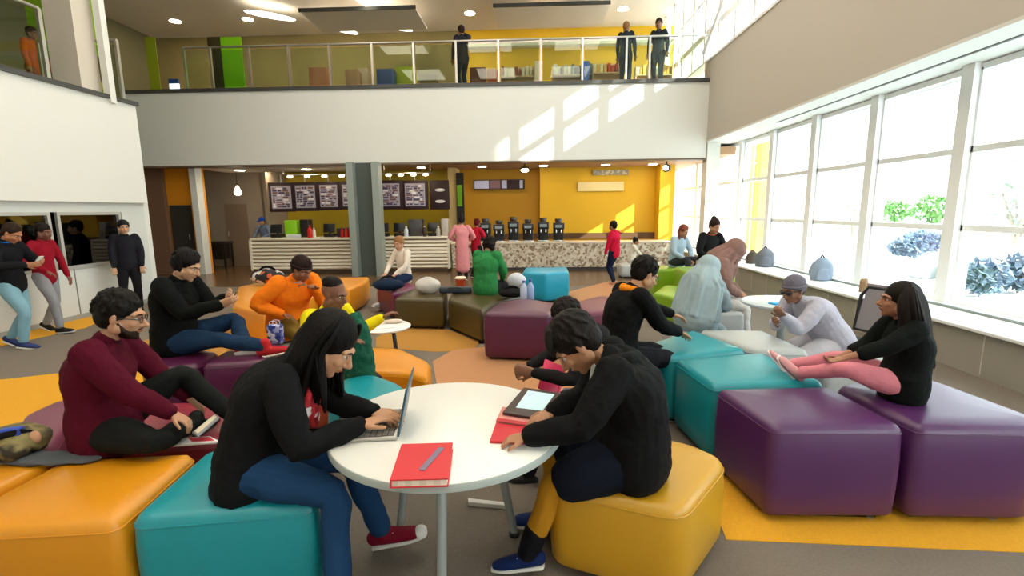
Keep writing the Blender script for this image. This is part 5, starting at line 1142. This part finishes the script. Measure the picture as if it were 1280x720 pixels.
# pink case held by the hidden girl
r = empty('phone_case', tuple(D(690, 472, 2.95))); r.rotation_euler = (rad(55), rad(25), rad(10)); tag(r, 'bright pink open case held up behind the round table', 'case'); G().box((0, 0, 0), (.15, .2, .012)).build('cover', mat('case_pink', '#d92f5c', .45), r, bevel=.004); G().box((.06, .02, -.05), (.012, .2, .12)).build('flap', mat('case_pink', '#d92f5c'), r, bevel=.004)
flat('folder', [(640, 480), (668, 478), (676, 488), (648, 490)], .86, .01, mat('folder_red', '#a81c26', .5), 'dark red folder edge behind the round table', 'folder') if False else None
# things beside the man in burgundy
flat('tablet', [(240, 540), (270, 516), (274, 522), (247, 545)], .53, .012, mat('tablet_grey', '#8f8f93', .3), 'slim tablet held edge-on by the man in burgundy', 'tablet', [('screen', [(243, 539), (268, 518), (271, 521), (247, 542)], .001, mat('tablet_cream', '#e6d8b8', .3))])
flat('magazine', [(195, 549), (262, 545), (276, 552), (205, 557)], .47, .012, mat('magazine_white', '#dcd8d6', .5), 'open white magazine with red print beside the man in burgundy', 'magazine', [('red_print', [(235, 547), (262, 546), (268, 551), (240, 552)], .001, mat('mag_red', '#c03040', .5)), ('dark_print', [(200, 549), (215, 549), (220, 554), (207, 554)], .001, mat('mag_dark', '#3a3638', .5))])
# rucksack heap at the left edge
r = empty('rucksack', tuple(P(20, 570, .47))); tag(r, 'camouflage rucksack with a blue badge at the left picture edge', 'rucksack')
cam_ = patmat('camouflage', 'noise', ['#3a3626', '#6b6138', '#8c8050', '#2a261c'], 8)
G().ell((0, 0, .085), (.17, .14, .085), n=24, m=16).build('body', cam_, r, fold=.03, fscale=.06); G().ell((.07, -.07, .07), (.09, .06, .055), n=20, m=12).build('pocket', cam_, r, fold=.015)
G().tube([(-.12, -.05, .05), (-.02, -.15, .14), (.1, -.05, .16), (.12, .05, .08)], [(.02, .006)] * 4, sub=3, n=8).build('strap', cloth('#1d1d20'), r); G().box((.06, -.05, .16), (.09, .05, .05), Rz(.4)).build('badge', mat('badge_blue', '#2347b0', .5), r, bevel=.01); G().ell((.15, -.02, .12), (.03, .02, .035)).build('toggle', mat('toggle_tan', '#c99a76', .6), r)
r = empty('jacket', tuple(P(58, 577, .47))); tag(r, 'grey crumpled jacket lying between rucksack and man in burgundy', 'jacket'); G().ell((0, 0, .02), (.3, .07, .022), n=30, m=14).build('cloth', cloth('#55585c'), r, fold=.03, fscale=.06)
# phone of the person in the black jacket; cup, bags
r = empty('phone', tuple(D(290, 374, UE['root'].location.y))); r.rotation_euler = (rad(20), rad(-50), 0); tag(r, 'black phone held by the person in the black jacket', 'phone'); G().box((0, 0, 0), (.15, .075, .01)).build('case', blk, r, bevel=.004); G().box((-.0, 0, .006), (.135, .065, .002)).build('screen', mat('phone_screen', '#2a3036', .1), r, shade=False)
r = empty('gift_bag', tuple(P(353, 425, .47) + V((0, -.12, 0)))); tag(r, 'small blue and white patterned bag beside the jeans of the person in the black jacket', 'bag'); pb = patmat('bag_blue_print', 'voronoi', ['#2f3f8a', '#9aa3d0', '#d9dcec', '#4a58a6'], 30, .5)
G().box((0, 0, .095), (.14, .07, .19)).build('body', pb, r, bevel=.008)
for sy in (-1, 1): G().tube([(-.035, sy * .03, .185), (-.03, sy * .03, .225), (.03, sy * .03, .225), (.035, sy * .03, .185)], [.004] * 4, n=6, sub=3).build('handle', cloth('#d9dcec'), r)
# tall green bag
c0 = P(445, 458, .47)
r = empty('drawstring_bag', (-1.40, 3.75, .285)); tag(r, 'upright dark green bag with a gathered top on the rust pouf', 'bag')
G().tube([(0, 0, .0), (0, 0, .14), (0, 0, .36), (0, 0, .55), (0, 0, .63)], [(.12, .09), (.13, .10), (.115, .09), (.085, .07), (.055, .05)], n=24, sub=3).build('body', cloth('#1f5a44', .6), r, voxel=.008, smooth=2, fold=.03, fscale=.08)
G().tube([(0, 0, .61), (.01, 0, .65), (.02, 0, .66)], [(.045, .04), (.035, .03), (.02, .02)], n=16, sub=2).build('gathered_top', cloth('#174a44', .6), r, fold=.01)
# small low table with papers
p = P(480, 408, .42); p.x += .0; r = empty('side_table', (p.x, p.y, 0)); tag(r, 'small low white table with papers right of the man in the yellow shirt', 'table')
G().lathe((0, 0, .40), [(.30, 0), (.31, .01), (.31, .022), (.30, .03)], 40).build('tabletop', mat('laminate_white', '#ecebe4'), r)
for a in (-40, 80, 200): G().tube([(math.cos(rad(a)) * .2, math.sin(rad(a)) * .2, .4), (math.cos(rad(a)) * .27, math.sin(rad(a)) * .27, 0)], [.018, .014], n=10).build('leg', mat('leg_dark_slate', '#27333a', .4), r)
o = G().box((0, 0, .003), (.3, .21, .006), Rz(.4)).build('paper', mat('paper_white', '#e8e6e4', .7), shade=False); o.location = (p.x - .02, p.y - .08, .431); tag(o, 'white sheet of paper on the small low table', 'paper')
G().ell((0, 0, 0), (.11, .06, .025), Rz(.3)).build('pouch', cloth('#d8c6b2')); o = bpy.data.objects['pouch']; o.location = (p.x + .08, p.y + .12, .455); tag(o, 'beige soft pouch at the back of the small low table', 'pouch')
# seat-side bags
def duffel(name, px, py, z, sz, m, label, cat='bag', strap=True, back=0):
    p = P(px, py, z); r = empty(name, (p.x, p.y + back, z)); tag(r, label, cat)
    G().ell((0, 0, sz[2]), sz, n=28, m=18).build('body', m, r, fold=.25 * sz[2], fscale=.12)
    if strap: G().tube([(-sz[0] * .6, 0, sz[2] * 1.4), (-sz[0] * .2, -.02, sz[2] * 2.3), (sz[0] * .3, 0, sz[2] * 2.2), (sz[0] * .6, 0, sz[2] * 1.4)], [(.02, .006)] * 4, sub=3, n=8).build('strap', cloth('#1a1c22'), r)
    return r
duffel('shoulder_bag', 488, 362, .475, (.26, .14, .10), cloth('#14263e', .6), 'navy shoulder bag on the maroon pouf, before the light-haired person', back=-.1)
duffel('tote_bag', 535, 367, .475, (.2, .13, .13), cloth('#c9c4bd'), 'crumpled pale grey tote bag at the left end of the olive poufs', strap=False, back=0)
r = empty('briefcase', tuple(P(570, 366, .475))); tag(r, 'flat dark briefcase under the pale tote bag', 'bag'); G().box((0, 0, .05), (.5, .2, .09)).build('body', mat('case_dark_slate', '#22303a', .5), r, bevel=.02); G().tube([(-.1, -.1, .08), (-.08, -.14, .1), (.08, -.14, .1), (.1, -.1, .08)], [.01] * 4, n=8, sub=2).build('handle', blk, r)
duffel('rucksack', 332, 356, .5, (.32, .16, .13), patmat('bag_black_white', 'voronoi', ['#1d1c1e', '#2a282a', '#c9c4c0', '#c4561c', '#1d1c1e'], 14), 'black rucksack with orange and white print on the amber pouf before the slatted counter', 'rucksack', back=.1)
x = P(576, 362, .475); r = empty('snack_cup', (x.x, x.y, .475)); tag(r, 'orange striped paper cup beside the person in the green jacket', 'cup'); G().lathe((0, 0, 0), [(.06, 0), (.085, .17), (.09, .18)], 20).build('cup', mat('cup_orange', '#e0552c', .5), r); G().lathe((0, 0, .18), [(.092, 0), (.092, .02), (.07, .035)], 20).build('lid', mat('cup_lid', '#f0d9c0', .4), r)
for px, hh, lb in ((655, .30, 'clear water bottle next to the green jacket, left of the pair'), (663, .32, 'clear water bottle with a blue label, right of the pair')):
    p = P(px, 377, .475); b = bottle(0, 0, .475, hh, .055, '#b9c4dc' if px == 655 else '#8fa3cc', '#2f59b5', lb, 'water bottles on the olive poufs', loc=(p.x, p.y))
duffel('handbag', 640, 372, .475, (.2, .12, .07), cloth('#1a181b'), 'flat black handbag at the feet of the person in the green jacket', back=.0)
duffel('carrier_bag', 645, 362, .475, (.16, .1, .12), mat('carrier_white', '#cfd0da', .4), 'white carrier bag between green jacket and water bottles', strap=False, back=.25)
r = empty('cushion', tuple(P(668, 340, .58) + V((-.35, .6, 0)))); tag(r, 'small yellow cushion on the turquoise pouf', 'cushion')
G().ell((0, 0, .06), (.3, .18, .06), n=24).build('cover', cloth('#d9b83a'), r) ; bpy.data.objects.remove(r.children[0]); bpy.data.objects.remove(r)
# mesh chair behind the leaning man
r = empty('mesh_chair', (3.26, 4.82, 0), rad(112)); r.scale = (1, 1, .88); tag(r, 'grey mesh chair with a black frame behind the leaning man', 'chair')
G().box((0, 0, .44), (.5, .48, .06)).build('seat', cloth('#3a3a3e'), r, bevel=.02)
bk = [(-.24, -.24, .55), (-.24, -.30, .95), (-.19, -.33, 1.05), (.19, -.33, 1.05), (.24, -.30, .95), (.24, -.24, .55), (-.24, -.24, .55)]
G().tube(bk, [.018] * 7, n=10).build('back_frame', blk, r)
g = G(); 
for i in range(6):
    z0 = .55 + i * .09; z1 = z0 + .092; y0 = -.24 - (z0 - .55) * .17; y1 = -.24 - (z1 - .55) * .17; wq = .235 if i < 4 else .21; g.add([(-wq, y0, z0), (wq, y0, z0), (wq, y1, z1), (-wq, y1, z1), (-wq, y0 - .006, z0), (wq, y0 - .006, z0), (wq, y1 - .006, z1), (-wq, y1 - .006, z1)], [(0, 1, 2, 3), (7, 6, 5, 4), (0, 4, 5, 1), (2, 6, 7, 3), (1, 5, 6, 2), (3, 7, 4, 0)])
g.build('backrest', mat('mesh_grey', '#8b8488', .7), r, shade=False)
G().cyl((0, 0, .1), (0, 0, .42), .03).build('gas_column', blk, r)
for k in range(5):
    a = k * 2 * math.pi / 5; G().tube([(0, 0, .11), (math.cos(a) * .28, math.sin(a) * .28, .07)], [.022, .016], n=8).build('base_arm', blk, r); G().ell((math.cos(a) * .28, math.sin(a) * .28, .032), (.03, .03, .032)).build('caster', blk, r)
# grey round table where the shawled people sit
r = empty('round_table', (2.75, 5.35, 0)); tag(r, 'pale round table by the window between grey headscarf and leaning man', 'table'); G().lathe((0, 0, .70), [(.41, 0), (.42, .008), (.42, .026), (.41, .032)], 64).build('tabletop', mat('laminate_pale', '#c9d4d8', .3), r)
G().cyl((0, 0, .03), (0, 0, .70), .04).build('pedestal', mat('leg_grey', '#a7b0b0'), r); G().lathe((0, 0, 0), [(.27, 0), (.27, .012), (.05, .035)], 40).build('base_plate', mat('leg_grey', '#a7b0b0'), r)
p = P(938, 392, .74); o = G().box((0, 0, .008), (.16, .1, .016), Rz(.3)).build('tablet_cover', mat('cover_blue', '#0f9fe0', .4), bevel=.004); o.location = (2.62, 5.2, .733); tag(o, 'bright blue tablet cover on the pale round table', 'tablet')
# sill things
def sillbag(px, py, sz, m, label, cat='rucksack', name='rucksack'):
    p = P(px, py, .5); x = min(max(p.x, 4.7), 5.0); d = ray(px, py); t = x / d.x; y = (CAM + d * t).y; r = empty(name, (x, y, .5)); tag(r, label, cat)
    G().tube([(0, 0, .0), (0, 0, sz[2] * .7), (0, -.01, sz[2] * 1.4), (0, .01, sz[2] * 1.85)], [(sz[0] * .85, sz[1] * .8), (sz[0], sz[1]), (sz[0] * .85, sz[1] * .8), (sz[0] * .4, sz[1] * .4)], n=24, side=(1, 0, 0), sub=3, cap=False).build('body', m, r, fold=.22 * sz[2], fscale=.1); G().tube([(-.04, -sz[1] * .8, sz[2] * .25), (-.04, -sz[1] * .85, sz[2] * .9)], [(sz[0] * .6, sz[1] * .4), (sz[0] * .5, sz[1] * .3)], n=20, side=(1, 0, 0)).build('pocket', m, r, fold=.1 * sz[2]); G().tube([(-.05, 0, sz[2] * 1.7), (0, 0, sz[2] * 2.15), (.05, 0, sz[2] * 1.7)], [.014] * 3, sub=3, n=8).build('handle', cloth('#26282e'), r)
sillbag(1026, 346, (.19, .14, .2), cloth('#8f9db0', .5), 'shiny blue grey rucksack on the window sill above the mesh chair')
sillbag(956, 322, (.2, .16, .2), cloth('#70747c', .6), 'dark grey rucksack on the window sill beside the thick mullion')
sillbag(940, 322, (.14, .1, .14), cloth('#5a5048', .6), 'brown grey bag on the window sill left of the dark grey rucksack')
r = empty('figurine', (4.9, 7.3, .5)); tag(r, 'small brown paper bag standing on the window sill', 'bag'); G().tube([(0, 0, 0), (0, 0, .16), (0, 0, .2)], [(.06, .04), (.055, .035), (.05, .01)], n=12, side=(1, 0, 0), cap=False).build('body', mat('paper_brown', '#8a6b4a', .8), r, shade=False); r.name = 'paper_bag'
# white table foot, built as a low bar under the table
c = [P(585, 622, .03), P(640, 628, .03), P(640, 632, .03), P(585, 627, .03)]
g = G().prism([(p.x, p.y) for p in c], .012, .04); ctr = sum(c, V()) / 4; o = g.build('table_foot_bar', mat('strip_white', '#d9d6d0', .5), bevel=.003, origin=(ctr.x, ctr.y, .0)); o.location.z -= .012; tag(o, 'low white foot on the carpet under the round table', 'power strip')
